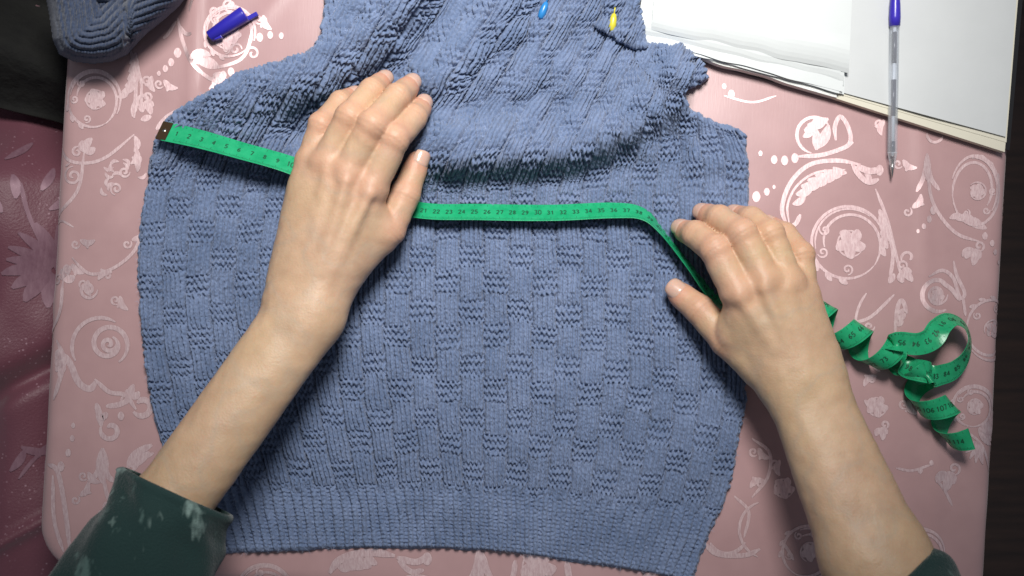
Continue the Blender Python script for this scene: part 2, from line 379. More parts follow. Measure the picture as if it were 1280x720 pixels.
# out of frame and under things: the pattern simply goes on
for (cx_, cy_, r_, ro_) in ((560, -90, 48, 0), (760, -160, 44, 80), (930, -100, 46, 200), (160, -90, 44, 20), (350, -220, 46, 120), (1120, -220, 46, 10), (620, -340, 44, 60), (880, -360, 44, 0), (1150, -420, 40, 90), (240, -420, 46, 40), (30, 260, 26, 0), (0, 420, 30, 60), (1310, 260, 30, 0), (1300, 560, 36, 0), (720, 800, 40, 10), (950, 810, 36, 30)):
    medallion(cx_, cy_, r_, ro_); stroke([(cx_ + r_, cy_ + 20), (cx_ + r_ + 40, cy_ - 20), (cx_ + r_ + 50, cy_ - 70)], 3); bud(cx_ + r_ + 50, cy_ - 70, -60, 18)
    feather([(cx_ - r_ - 10, cy_ + 40), (cx_ - r_ - 20, cy_), (cx_ - r_, cy_ - 40)], 6, 20, 8)
rv = np.concatenate(RV); rx = (rv[:, 0] - 640) * K; ry_ = (360 - rv[:, 1]) * K
order = np.zeros(len(rv))
k = 0
for i, a in enumerate(RV): order[k:k + len(a)] = 0.00022 + 0.00004 * (i % 7); k += len(a)
th = mesh_np('woven_scrollwork', wrap(rx, ry_, order), np.array(RF), thread_m, tc)
tag(th, kind='stuff')

# ------------------------------------------------------------------ knitted sweater
CR_T = np.array([-40, 0, 85, 215, 355, 440, 480, 540, 610, 700, 800.])
CR_X = np.array([
    [262, 412, 572, 716, 858], [252, 410, 570, 722, 872], [226, 400, 566, 732, 905], [184, 372, 560, 746, 934], [173, 362, 559, 750, 936],
    [180, 372, 561, 750, 938], [190, 382, 568, 758, 936], [214, 410, 602, 776, 912], [252, 448, 645, 803, 922], [306, 500, 697, 843, 948], [366, 560, 757, 890, 980.]])
CR_Y = np.array([
    [728, 726, 726, 742, 768], [690, 688, 688, 704, 730], [612, 610, 611, 622, 645], [482, 480, 481, 488, 508], [340, 336, 334, 338, 352],
    [252, 250, 249, 248, 252], [206, 212, 214, 206, 200], [146, 152, 156, 148, 142], [84, 86, 88, 86, 82], [2, 0, -2, -2, -4], [-95, -98, -100, -100, -100.]])
def interp_rows(M, T, S):
    """ Catmull in T, cubic in S """
    i = np.clip(np.searchsorted(CR_T, T) - 1, 0, len(CR_T) - 2); t0 = CR_T[i]; t1 = CR_T[i + 1]; f = (T - t0) / (t1 - t0)
    im = np.maximum(i - 1, 0); ip = np.minimum(i + 2, len(CR_T) - 1)
    h = t1 - t0
    def col(j):
        m0 = (M[i + 1, j] - M[im, j]) / np.maximum(t1 - CR_T[im], 1) * h; m1 = (M[ip, j] - M[i, j]) / np.maximum(CR_T[ip] - t0, 1) * h
        return (2*f**3 - 3*f**2 + 1) * M[i, j] + (f**3 - 2*f**2 + f) * m0 + (-2*f**3 + 3*f**2) * M[i + 1, j] + (f**3 - f**2) * m1
    c = np.stack([col(j) for j in range(5)], 1)
    q = S * 4; k = np.clip(q.astype(int), 0, 3); g = q - k
    cm = np.where(k[None] > 0, c[:, np.maximum(k - 1, 0)], 2 * c[:, [0]] - c[:, [1]]); c0 = c[:, k]; c1 = c[:, k + 1]
    cp = np.where(k[None] < 3, c[:, np.minimum(k + 2, 4)], 2 * c[:, [4]] - c[:, [3]])
    return 0.5 * (2 * c0 + (-cm + c1) * g + (2 * cm - 5 * c0 + 4 * c1 - cp) * g**2 + (-cm + 3 * c0 - 3 * c1 + cp) * g**3)
OUT = [(400, -70), (405, 0), (402, 40), (385, 64), (345, 76), (300, 90), (262, 112), (232, 130), (208, 148), (196, 172), (188, 200), (180, 250), (173, 300), (171, 345), (176, 400), (180, 450), (188, 500), (200, 545), (222, 612), (252, 692),
       (330, 690), (430, 685), (500, 684), (560, 685), (640, 691), (700, 699), (760, 708), (812, 716), (866, 729), (878, 690), (905, 628), (916, 590), (926, 540), (932, 500), (934, 430), (937, 340), (937, 250), (935, 205), (933, 168), (914, 158), (896, 152), (880, 146),
       (862, 138), (856, 120), (862, 100), (868, 84), (866, 64), (850, 54), (830, 56), (800, 52), (797, 20), (800, -20), (806, -70)]
def folds(px, py):
    z = 0.0055 + 0.0010 * vnoise(px / 70, py / 70, 11) + 0.0008 * vnoise(px / 33, py / 33, 12)
    d, s, t = line_d(px, py, [(430, 208), (520, 196), (600, 194), (700, 186), (780, 160), (838, 122), (858, 84)])
    up = s < 0
    A = 0.032 * np.clip((t - .10) * 5, 0, 1) * (1 - 0.25 * t)
    z = z + A * np.where(up, np.exp(-(d / 46)**2), np.exp(-(d / 26)**2))
    d, s, t = line_d(px, py, [(205, 160), (250, 132), (318, 108), (392, 84), (452, 46), (500, -10), (520, -80)])
    z = z + 0.029 * (0.45 + 0.55 * np.clip(t * 4, 0, 1)) * np.exp(-(d / np.where(s < 0, 42, 50))**2)
    d, s, t = line_d(px, py, [(372, 160), (440, 118), (500, 70), (548, 18), (572, -40)])
    z = z - 0.013 * np.exp(-(d / 24)**2)
    d, s, t = line_d(px, py, [(545, 96), (592, 50), (632, -12)])
    z = z + 0.015 * np.exp(-(d / 28)**2)
    d, s, t = line_d(px, py, [(300, 170), (360, 200), (420, 212)]); z = z + 0.006 * np.exp(-(d / 26)**2)
    d, s, t = line_d(px, py, [(640, 96), (740, 92), (800, 110)]); z = z + 0.007 * np.exp(-(d / 26)**2)
    d, s, t = line_d(px, py, [(250, 300), (262, 420), (300, 540)]); z = z + 0.0025 * np.exp(-(d / 30)**2)
    d, s, t = line_d(px, py, [(560, 222), (680, 224), (800, 205)]); z = z - 0.002 * np.exp(-(d / 14)**2)
    z = z + .010 * np.exp(-(((px - 848) / 17)**2 + ((py - 84) / 24)**2))
    up = np.clip((225 - py) / 60, 0, 1); z = z + 0.004 * up + up * (.0034 * vnoise(px / 27 + py / 60, py / 34, 15) + .0020 * vnoise(px / 15, py / 19, 16))
    return z
def smoothstep(a, b, x): t = np.clip((x - a) / (b - a), 0, 1); return t * t * (3 - 2 * t)
def stockinette(s, r):
    x = (s - np.floor(s)) - 0.5; h = np.zeros_like(s)
    for k in (0, 1):
        f = (r - np.floor(r)) + k; j = np.floor(r) - k
        c = 0.12 + 0.17 * np.clip(f / 1.25, 0, 1)
        env = np.sqrt(np.clip(np.sin(np.pi * np.clip(f / 1.75, 0, 1)), 0, 1))
        amp = 1 + 0.16 * vnoise(np.floor(s) * 3.3 + .5, j * 2.7 + .5, 21)
        d = (np.abs(x) - c) / 0.19
        h = np.maximum(h, amp * env * np.sqrt(np.clip(1 - d * d, 0, 1)))
    cord = np.sqrt(0.5 + 0.5 * np.cos(2 * np.pi * x)) * (1 + .25 * vnoise(np.floor(s) * 5.3 + .5, r * .35, 22))
    return 0.95 * cord + 0.55 * h
def garter(s, r):
    h = np.zeros_like(s); q = r / 2
    for k in (-1, 0, 1):
        j = np.floor(q) + k
        wob = 0.21 * np.cos(2 * np.pi * s + np.pi * 0.0) + 0.10 * vnoise(s * 1.7, j * 5.1, 31)
        d = (q - j - 0.5 - wob) / 0.36
        amp = 1 + 0.38 * vnoise(np.floor(s * 2) * 1.9 + .5, j * 3.1 + .5, 32)
        h = np.maximum(h, amp * np.sqrt(np.clip(1 - d * d, 0, 1)) * (0.86 + 0.14 * np.cos(4 * np.pi * s)))
    return h
NS, RH = 125.0, 4.6
def knit_pattern(s, T, hem=85.0):
    sj = s + 0.32 * vnoise(s * .16, T * .022, 40) + 0.14 * vnoise(s * .35, T * .05, 41) + .08 * vnoise(s, T / 4, 42); r = T / RH + .7 * vnoise(s * .12, T * .02, 39) + 0.30 * vnoise(s * .5, T * .04, 43)
    r = r + 0.20 * vnoise(s * 1.3, T / 3, 44)
    col = np.floor(sj / 5); par = np.mod(col, 2)
    ph = np.mod(r + par * 7 + 0.4 * vnoise(col * 1.7 + .5, r * 0 + .5, 45), 14.0)
    fx = sj / 5 - col; edge = np.minimum(fx, 1 - fx) * 5
    st = stockinette(sj, r); ga = garter(sj, r)
    m = smoothstep(-.15, .35, ph) * (1 - smoothstep(5.7, 6.2, ph))                 # garter block
    puff = 0.15 * np.sin(np.pi * np.clip((ph - 6) / 8, 0, 1)) * np.sin(np.pi * fx)
    body = (1 - m) * (0.86 * st + puff) + m * (0.98 * ga + 0.18)
    body = body - 0.95 * np.exp(-(edge / 0.36)**2) * (1 - 0.25 * m)
    # rib hem
    rs = sj / 2.2; fr = rs - np.floor(rs); x = (fr - .5) * 2
    rw = np.sqrt(np.clip(1 - (x / .62)**2, 0, 1)) * (0.80 + 0.22 * np.abs(np.sin(np.pi * (T / 5.4 + np.abs(x) * .45))))
    pr = 0.30 * (0.5 + .5 * np.cos(2 * np.pi * T / 5.4)) * (np.abs(x) > .55)
    rib = (1.0 + .15 * vnoise(s * .4, T * .06, 49)) * rw + pr
    k = smoothstep(hem - 7, hem + 7, T + 6 * vnoise(s * .8, s * 0, 46))
    out = rib * (1 - k) + body * k
    return out + 0.20 * vnoise(s * 3.1, T * .6, 47) + 0.10 * vnoise(s * 7, T * 1.4, 48)
def knit_sheet(name, outline, smin_, smax, tmin, tmax, step, zfun, mat, parent=None, amp=0.0039, edge=5.0, lift=0.0, hem=85.0):
    S = np.arange(smin_, smax, .78 * step / 755.0); T = np.arange(tmin, tmax, step * 1.08)
    S = np.clip(S, -.2, 1.2)
    px = interp_rows(CR_X, T, S); py = interp_rows(CR_Y, T, S)
    SS = np.broadcast_to(S[None] * NS, px.shape); TT = np.broadcast_to(T[:, None], px.shape)
    jag = (0.3 + 1.2 * smoothstep(4, 20, TT)) * vnoise(SS * .9, TT / 5, 51) + 0.4 * np.cos(2 * np.pi * TT / 9.2 + 2 * vnoise(SS * .1, TT / 40, 52)) + 1.6 * vnoise(SS * .2, TT / 17, 53)
    sd = poly_sd(px, py, outline) + jag
    e = np.clip((sd + .5) / edge, 0, 1); prof = np.sqrt(np.clip(1 - (1 - e)**2, 0, 1))
    z0 = zfun(px, py); z = lift + (z0 - lift) * prof - 0.0004
    s_ = K * (H - z) / H
    Pm = np.stack([(px - 640) * s_, (360 - py) * s_, z], -1)
    dS = np.gradient(Pm, axis=1); dT = np.gradient(Pm, axis=0); N = np.cross(dS, dT); N /= np.linalg.norm(N, axis=-1)[..., None]
    N[..., :] *= np.sign(N[..., 2:3])
    h = knit_pattern(SS, TT, hem) * amp * smoothstep(-.5, 6.0, sd)
    Pm = Pm + N * h[..., None]
    nT, nS = px.shape; f = grid_faces(nT, nS)
    ok = (sd > -0.6).reshape(-1); f = f[ok[f].all(1)]
    used = np.unique(f); remap = -np.ones(nT * nS, np.int64); remap[used] = np.arange(len(used))
    o = mesh_np(name, Pm.reshape(-1, 3)[used], remap[f][:, ::-1], mat, parent)
    fattr(o, 'h', h.reshape(-1)[used] / amp)
    return o
def wool(name, c0, c1, c2):
    m = MatB(name, c1, 0.92, Sheen_Weight=0.22, Sheen_Roughness=0.6)
    m.b.inputs['Specular IOR Level'].default_value = 0.15
    n1 = m.noise(420, 3, 0.7); n2 = m.noise(38, 3, 0.6); n3 = m.noise(1500, 2, 0.7)
    c = m.ramp(n1, [(0.30, c0), (0.52, c1), (0.74, c2)])
    c = m.mix(0.45, c, m.ramp(n2, [(0.3, c0), (0.7, c2)]))
    m.color(c); m.bump(n3, 0.0005, 0.7).bump(n1, 0.0008, 0.5)
    return m.m
wool_blue = wool('blue_wool', (0.090, 0.138, 0.245), (0.142, 0.196, 0.335), (0.23, 0.295, 0.45))
sw = tag(empty('knitted_sweater'), 'blue basket-stitch knitted sweater piece lying flat with its upper part bunched', 'sweater')
knit_sheet('back_panel', OUT, -0.02, 1.02, -36, 790, 1.0, folds, wool_blue, sw)
flap_o = [(688, -8), (714, 12), (742, 34), (768, 50), (796, 66), (812, 60), (806, 30), (800, -8), (806, -70), (660, -70)]
knit_sheet('front_panel', flap_o, 0.6, 1.02, 600, 790, 1.1, lambda x, y: folds(x, y) + 0.0078, wool_blue, sw, lift=0.004, edge=4)
tuck_o = [(846, 60), (866, 66), (884, 84), (886, 98), (874, 106), (858, 112), (846, 108)]
knit_sheet('folded_edge', tuck_o, 0.7, 1.02, 540, 700, 1.1, lambda x, y: 0.011 + 0 * x, wool_blue, sw, edge=9)
# a thread of yarn along the overlap seam
def surf_pt(px, py, add=0.0):
    z = float(folds(np.array([float(px)]), np.array([float(py)]))[0]) + add
    return np.array(P(px, py, z))

# fuzz: fine stray wool fibres
def fuzz(n, mat, parent, outline, zf, x0, x1, y0, y1, add=.0012):
    px = rng.uniform(x0, x1, n * 2); py = rng.uniform(y0, y1, n * 2); keep = poly_sd(px, py, outline) > -1.0
    px, py = px[keep][:n], py[keep][:n]; n = len(px)
    z = zf(px, py) * np.clip((poly_sd(px, py, outline) + 1) / 5, .2, 1)**.5 + add; s = K * (H - z) / H
    base = np.stack([(px - 640) * s, (360 - py) * s, z], 1)
    a = rng.uniform(0, 2 * np.pi, n); L = rng.uniform(.0015, .0042, n)
    d = np.stack([np.cos(a), np.sin(a), rng.uniform(.1, .7, n)], 1); side = np.stack([-np.sin(a), np.cos(a), 0 * a], 1) * 0.00006
    mid = base + d * L[:, None] * .5 + np.array([0, 0, .0003]); end = base + d * L[:, None] * [1, 1, .5] + side * rng.uniform(-12, 12, n)[:, None]
    V = np.stack([base - side, base + side, mid + side, mid - side, end], 1).reshape(-1, 3); b = np.arange(n)[:, None] * 5
    F = np.concatenate([b + [0, 1, 2], b + [0, 2, 3], b + [3, 2, 4]])
    o = mesh_np('wool_fuzz', V, F, mat, parent, smooth=False); tag(o, kind='stuff'); return o
m = MatB('wool_fibre', (0.36, 0.43, 0.60), 0.8); fibre_m = m.m
fuzz(42000, fibre_m, sw, OUT, folds, 165, 945, -60, 732)

# ------------------------------------------------------------------ dark second knit at the table corner
wool_navy = wool('navy_wool', (0.022, 0.034, 0.070), (0.036, 0.053, 0.10), (0.065, 0.088, 0.150))
N_OUT = [(248, -60), (236, -8), (224, 8), (206, 24), (186, 40), (172, 54), (160, 68), (140, 77), (116, 80), (92, 77), (74, 68), (66, 50), (62, 20), (54, -20), (52, -60)]
xs = np.arange(48, 252, 1.0); ys = np.arange(-62, 84, 1.0); PX, PY = np.meshgrid(xs, ys, indexing='ij')
sd = poly_sd(PX, PY, N_OUT)
e = np.clip(sd / 26, 0, 1); prof = np.sqrt(np.clip(1 - (1 - e)**2, 0, 1))
dsm, _, _ = line_d(PX, PY, [(166, 74), (160, 40), (150, -10), (150, -60)])
zz = 0.002 + 0.040 * prof + 0.006 * np.exp(-((sd - 34) / 22)**2) - 0.007 * np.exp(-(dsm / 5)**2) + .003 * vnoise(PX / 40, PY / 40, 61)
zz -= 0.008 * smoothstep(40, 70, sd)
right = smoothstep(156, 170, PX + PY * .1)
q = (PY * .95 + PX * .30) * right + (sd) * (1 - right) + 1.2 * vnoise(PX / 18, PY / 18, 62)
rib = 0.0042 * np.abs(np.sin(np.pi * q / 8.0))**.7 * (0.85 + .15 * np.cos(2 * np.pi * (PX + PY * .2) / 4)) + .0005 * vnoise(PX / 2.2, PY / 2.2, 63)
zz = zz + rib * np.clip(e * 3, 0, 1)
s_ = K * (H - zz) / H; V = np.stack([(PX - 640) * s_, (360 - PY) * s_, zz], -1).reshape(-1, 3)
f = grid_faces(len(xs), len(ys)); ok = (sd > -.7).reshape(-1); f = f[ok[f].all(1)]
o = mesh_np('knitted_cuff_piece', V, f[:, ::-1], wool_navy)
tag(o, 'dark navy ribbed knit piece heaped on the upper left table corner', 'knitwear')

# ------------------------------------------------------------------ mauve armchair beside the table
m = MatB('mauve_jacquard', (0.16, 0.055, 0.075), 0.5, Sheen_Weight=0.3)
v = m.n('ShaderNodeTexVoronoi'); v.inputs['Scale'].default_value = 210; m.link(m.tc.outputs['Object'], v.inputs['Vector'])
nn = m.noise(24, 3)
spk = m.ramp(v.outputs['Distance'], [(0.10, (1, 1, 1)), (0.22, (0, 0, 0))])
patch = m.ramp(nn, [(0.48, (0, 0, 0)), (0.62, (1, 1, 1))])
mask = m.mix(1.0, spk, patch, 'MULTIPLY')
m.color(m.mix(mask, (0.155, 0.050, 0.072), (0.40, 0.24, 0.29))); m.bump(m.noise(500, 2), 0.0004)
mauve = m.m
m = MatB('leaf_weave', (0.42, 0.25, 0.31), 0.40, Metallic=0.15); nb = m.noise(260, 3, .7, ((1, .3, 1), (0, 0, .6)))
m.color(m.ramp(nb, [(0.3, (0.20, 0.10, 0.135)), (0.7, (0.28, 0.16, 0.20))])); leafw = m.m
m = MatB('dark_olive_blanket', (0.035, 0.036, 0.030), 0.9); nb = m.noise(60, 4)
m.color(m.ramp(nb, [(0.3, (0.002, 0.002, 0.0018)), (0.7, (0.0065, 0.0068, 0.0055))])); m.bump(nb, .004); olive = m.m
ac = tag(empty('armchair'), 'mauve upholstered armchair with pale leaf pattern left of the table', 'armchair')
def arm_z(x, y):
    z = -0.075 - 1.6 * np.maximum(0, x + 0.462)**1.35 - 0.5 * (x + .50)**2 * (x < -.5)
    z = z + .006 * vnoise(x * 14, y * 14, 71) + .003 * vnoise(x * 40, y * 25, 72)
    z = z - 0.05 * smoothstep(0.09, 0.17, y) - 0.02 * smoothstep(-.02, -.16, y)
    z = z - 0.018 * np.exp(-((y + .115 - (x + .5) * .6) / .012)**2) + .010 * np.exp(-((y + .225 - (x + .45) * .55) / .006)**2)
    return z
gx = np.concatenate([np.linspace(-1.0, -.53, 30), np.linspace(-.526, -.40, 50)]); gy = np.linspace(-.46, .50, 220); X, Y = np.meshgrid(gx, gy, indexing='ij')
Z = arm_z(X, Y); Vv = np.stack([X, Y, Z], -1)
Vb = Vv.copy(); Vb[..., 2] = -.45
nu, nv = X.shape; ft = grid_faces(nu, nv); sides = []
off = nu * nv; idx = np.arange(nu * nv).reshape(nu, nv)
for loop in (idx[:, 0], idx[-1, :], idx[::-1, -1], idx[0, ::-1]):
    for a, b in zip(loop[:-1], loop[1:]): sides.append((a, b, b + off, a + off))
mesh_np('armrest', np.concatenate([Vv.reshape(-1, 3), Vb.reshape(-1, 3)]), np.concatenate([ft, np.array(sides)]), mauve, ac)
def boxm(name, x0, x1, y0, y1, z0, z1, mat, parent):
    v = [(x, y, z) for z in (z0, z1) for x, y in ((x0, y0), (x1, y0), (x1, y1), (x0, y1))]
    o = mesh_np(name, v, [(0, 3, 2, 1), (4, 5, 6, 7), (0, 1, 5, 4), (1, 2, 6, 5), (2, 3, 7, 6), (3, 0, 4, 7)], mat, parent, smooth=False)
    bv = o.modifiers.new('bevel', 'BEVEL'); bv.width = min(.03, (z1 - z0) * .3); bv.segments = 3; return o
boxm('seat', -1.6, -1.003, -.46, .50, -.62, -.32, mauve, ac)
boxm('base', -1.6, -.405, -.46, .50, -.62, -.455, mauve, ac)
for x in (-1.55, -.45):
    for y in (-.42, .46):
        vv, ff = tube([(x, y, -.719), (x, y, -.60)], [.018, .026], 10); mesh_np('leg', vv, ff, wood, ac)
RVs, RFs = RV, RF; RV, RF = [], []; rcount[0] = 0
def lleaf(cx, cy, ang, L, w):
    leaf(cx, cy, ang, L * .85, w * .72, .08)
for a, L, w in ((175, 56, 15), (196, 50, 13), (214, 54, 13), (152, 50, 15), (128, 52, 16), (100, 50, 15), (76, 42, 13), (236, 60, 12), (255, 66, 13), (275, 62, 13), (293, 50, 12)):
    lleaf(64 + 5 * math.cos(math.radians(a)), 338 + 5 * math.sin(math.radians(a)), a, L, w)
for (x, y, a) in ((30, 250, -100), (52, 238, -80), (18, 268, -130), (60, 262, -50), (40, 565, -30), (22, 560, 20), (45, 580, 60), (10, 590, -60), (10, 200, -60), (-40, 420, 10), (-40, 300, 200), (-60, 500, 50)): lleaf(x, y, a, 36, 10)
stroke([(64, 338), (52, 300), (40, 262), (34, 230)], 3); stroke([(20, 600), (36, 575), (56, 560)], 3)
rv = np.concatenate(RV); s2 = K * (H + .09) / H; rx = (rv[:, 0] - 640) * s2; ry_ = (360 - rv[:, 1]) * s2
o = mesh_np('woven_leaves', np.stack([rx, ry_, arm_z(rx, ry_) + .0012], -1), np.array(RF), leafw, ac); tag(o, kind='stuff')
# blanket over the armchair back (upper left, almost black)
gx = np.linspace(-.95, -.385, 60); gy = np.linspace(.15, .50, 60); X, Y = np.meshgrid(gx, gy, indexing='ij')
Z = -.105 + .012 * np.sin((Y + X * .4) * 60) * smoothstep(.15, .2, Y) + .008 * vnoise(X * 20, Y * 20, 74) - .9 * np.maximum(0, X + .47)**1.3 + 0.03 * smoothstep(.15, .19, Y) * (1 - smoothstep(.2, .26, Y))
Vv = np.stack([X, Y + .02 * vnoise(X * 9, Y * 0, 75) - .18 * (X + .45), Z], -1); Vb = Vv.copy(); Vb[..., 2] -= .012
nu, nv = X.shape; idx = np.arange(nu * nv).reshape(nu, nv); off = nu * nv; sides = []
for loop in (idx[:, 0], idx[-1, :], idx[::-1, -1], idx[0, ::-1]):
    for a, b in zip(loop[:-1], loop[1:]): sides.append((a, b, b + off, a + off))
bl = mesh_np('blanket', np.concatenate([Vv.reshape(-1, 3), Vb.reshape(-1, 3)]), np.concatenate([grid_faces(nu, nv), np.array(sides), (grid_faces(nu, nv) + off)[:, ::-1]]), olive)
tag(bl, 'dark olive blanket folded over the armchair at the upper left corner', 'blanket')

# ------------------------------------------------------------------ notebook
def paper(name, col, rough=0.75):
    m = MatB(name, col, rough); n1 = m.noise(30, 4); n2 = m.noise(600, 2)
    c1 = tuple(x * .965 for x in col); m.color(m.ramp(n1, [(0.3, c1), (0.7, col)])); m.bump(n1, .0008, .4).bump(n2, .0001, .4); return m.m
white = paper('white_paper', (0.62, 0.65, 0.65)); grey_p = paper('grey_white_paper', (0.56, 0.58, 0.585)); cream = paper('cream_paper', (0.66, 0.63, 0.52))
m = MatB('page_edges', (0.7, .7, .68), .8)
wvn = m.n('ShaderNodeTexWave'); wvn.bands_direction = 'Z'; wvn.inputs['Scale'].default_value = 900; wvn.inputs['Distortion'].default_value = 2
m.link(m.tc.outputs['Object'], wvn.inputs['Vector']); m.color(m.ramp(wvn.outputs['Fac'], [(0.2, (0.42, 0.43, 0.42)), (0.8, (0.74, 0.75, 0.72))])); edges_m = m.m
black_c = MatB('black_cover', (0.012, 0.012, 0.014), .4).m
def sheet(name, corners, z0, thick, mat, parent, wave=0.0, nu=40, nv=14, seed=0, curl=None, edge_jit=0.0, bulge=0.0):
    """ corners (px): near-left, near-right, far-right, far-left """
    c = np.array(corners, float); u = np.linspace(0, 1, nu)[:, None]; v = np.linspace(0, 1, nv)[None, :]
    ejit = edge_jit * vnoise(u * 9 + seed * 3.1, u * 0 + seed, seed) * (1 - v)**3
    px = (c[0, 0] * (1 - u) + c[1, 0] * u) * (1 - v) + (c[3, 0] * (1 - u) + c[2, 0] * u) * v
    py = (c[0, 1] * (1 - u) + c[1, 1] * u) * (1 - v) + (c[3, 1] * (1 - u) + c[2, 1] * u) * v + ejit
    z = z0 + wave * vnoise(u * 4 + seed * 1.7, v * 3 + seed, seed + 90) * (1 - v)**2 + bulge * np.sin(np.pi * u)
    if curl is not None: z = z + curl(u, v)
    z = np.broadcast_to(z, px.shape)
    def pos(zv): s = K * (H - zv) / H; return np.stack([(px - 640) * s, (360 - py) * s, zv], -1).reshape(-1, 3)
    top = pos(z); bot = top.copy(); bot[:, 2] -= thick
    idx = np.arange(nu * nv).reshape(nu, nv); off = nu * nv; sides = []
    for loop in (idx[:, 0], idx[-1, :], idx[::-1, -1], idx[0, ::-1]):
        for a, b in zip(loop[:-1], loop[1:]): sides.append((b, a, a + off, b + off))
    f = grid_faces(nu, nv)
    return mesh_np(name, np.concatenate([top, bot]), np.concatenate([f, np.array(sides), (f + off)[:, ::-1]]), mat, parent, smooth=False)
nb_ = tag(empty('notebook'), 'open notebook with blank white pages and black cover at the upper right', 'notebook')
sheet('cover', [(792, 53), (1049, 125), (1078, -250), (838, -250)], 0.0030, .0022, black_c, nb_)
sheet('cover', [(1050, 125), (1262, 188), (1300, -250), (1079, -250)], 0.0030, .0022, black_c, nb_)
sheet('page_block', [(797, 50), (1046, 120), (1074, -246), (842, -246)], 0.0100, .0068, edges_m, nb_, edge_jit=3, seed=2)
sheet('page_block', [(1042, 122), (1256, 190), (1294, -246), (1076, -246)], 0.0085, .0053, cream, nb_)
sheet('page', [(1040, 112), (1257, 171), (1290, -246), (1074, -246)], 0.0098, .0006, grey_p, nb_, wave=.0012, seed=4, bulge=.0015)
sheet('page', [(1046, 117), (1258, 178), (1292, -246), (1076, -246)], 0.0089, .0003, cream, nb_, seed=5)
for i in range(7):
    t = i / 6.0
    sheet('page', [(798 + 3 * math.sin(i * 2.1), 51 - 0.9 * i - (5 if i > 4 else 0)), (1052 + 3 * math.cos(i * 1.7), 119 - 1.3 * i - (7 if i > 3 else 0)), (1074, -246), (842, -246)],
          0.0108 + .0008 * i, .00035, white, nb_, wave=.0003 + .00015 * i, seed=10 + i, edge_jit=1.3, bulge=.001 * t,
          curl=lambda u, v, t=t: .0012 * t * np.exp(-((1 - u) / .1)**2) * (1 - v)**4 - (.0035 * np.clip(1 - v / .06, 0, 1)**2 if t > .6 else 0), nv=60)
sheet('page', [(814, 50 - 13), (1061, 104 - 13), (1076, -246), (842, -246)], 0.0192, .0004, white, nb_, wave=.0004, seed=31, bulge=.0012, edge_jit=1.5, nv=60, curl=lambda u, v: -.0040 * np.clip(1 - v / .07, 0, 1)**2 + .0012 * np.exp(-((v - .09) / .03)**2))

# ------------------------------------------------------------------ ballpoint pen on the notebook
pen = tag(empty('ballpoint_pen'), 'clear ballpoint pen with purple-blue end lying across the notebook page', 'pen')
mb = MatB('clear_plastic', (0.80, 0.83, 0.86), 0.08); mb.b.inputs['Specular IOR Level'].default_value = .8
tr_ = mb.n('ShaderNodeBsdfTransparent'); tr_.inputs[0].default_value = (.97, .98, 1, 1); lw = mb.n('ShaderNodeLayerWeight'); lw.inputs['Blend'].default_value = .35
mr = mb.n('ShaderNodeMapRange'); mr.inputs['From Min'].default_value = 0; mr.inputs['From Max'].default_value = 1; mr.inputs['To Min'].default_value = .08; mr.inputs['To Max'].default_value = .75
ms = mb.n('ShaderNodeMixShader'); mb.link(lw.outputs['Facing'], mr.inputs[0]); mb.link(mr.outputs[0], ms.inputs[0]); mb.link(tr_.outputs[0], ms.inputs[1]); mb.link(mb.b.outputs[0], ms.inputs[2])
mb.link(ms.outputs[0], mb.nt.nodes['Material Output'].inputs[0]); clear = mb.m
ink = MatB('ink_tube', (0.02, 0.02, 0.05), 0.3).m; purple = MatB('purple_blue_plastic', (0.045, 0.03, 0.42), 0.28).m
brass = MatB('nickel_tip', (0.62, 0.60, 0.56), 0.22, Metallic=1.0).m; tubeclear = MatB('milky_refill', (0.55, 0.58, 0.62), 0.3).m
pa = PV(1119, -6, 15.6); pb = PV(1115, 222, 7.0)
def along(t): return pa + (pb - pa) * t
def pent(name, ts, rs, mat, n=6, parent=pen, smooth=False):
    v, f = tube([along(t) for t in ts], rs, n); return mesh_np(name, v, f, mat, parent, smooth)
path_ = [along(t) for t in (.165, .17, .86, .865)]
vo_, fo_ = tube(path_, .0040, 6, caps=False); vi_, fi_ = tube(path_, .0031, 6, caps=False)
fi_ = [tuple(i + 24 for i in q)[::-1] for q in fi_]; rim = [(k, (k + 1) % 6, 24 + (k + 1) % 6, 24 + k)[::-1] for k in range(6)] + [(18 + k, 18 + (k + 1) % 6, 42 + (k + 1) % 6, 42 + k) for k in range(6)]
mesh_np('barrel', vo_ + vi_, fo_ + fi_ + rim, clear, pen, smooth=False)
pent('end_plug', [-.03, .0, .05, .12, .168], [.0030, .0033, .0040, .0044, .0041], purple, 16, smooth=True)
pent('refill', [.17, .88], [.0014, .0014], tubeclear, 12, smooth=True)
for (a, b) in ((.20, .37), (.46, .66), (.80, .86)):
    pent('ink', [a, b], [.0019, .0019], ink, 12, smooth=True)
pent('nose_cone', [.86, .90, .95], [.0037, .0028, .0017], clear, 12, smooth=True)
pent('tip', [.90, .955, .99, 1.0], [.0014, .0012, .0006, .0003], brass, 12, smooth=True)

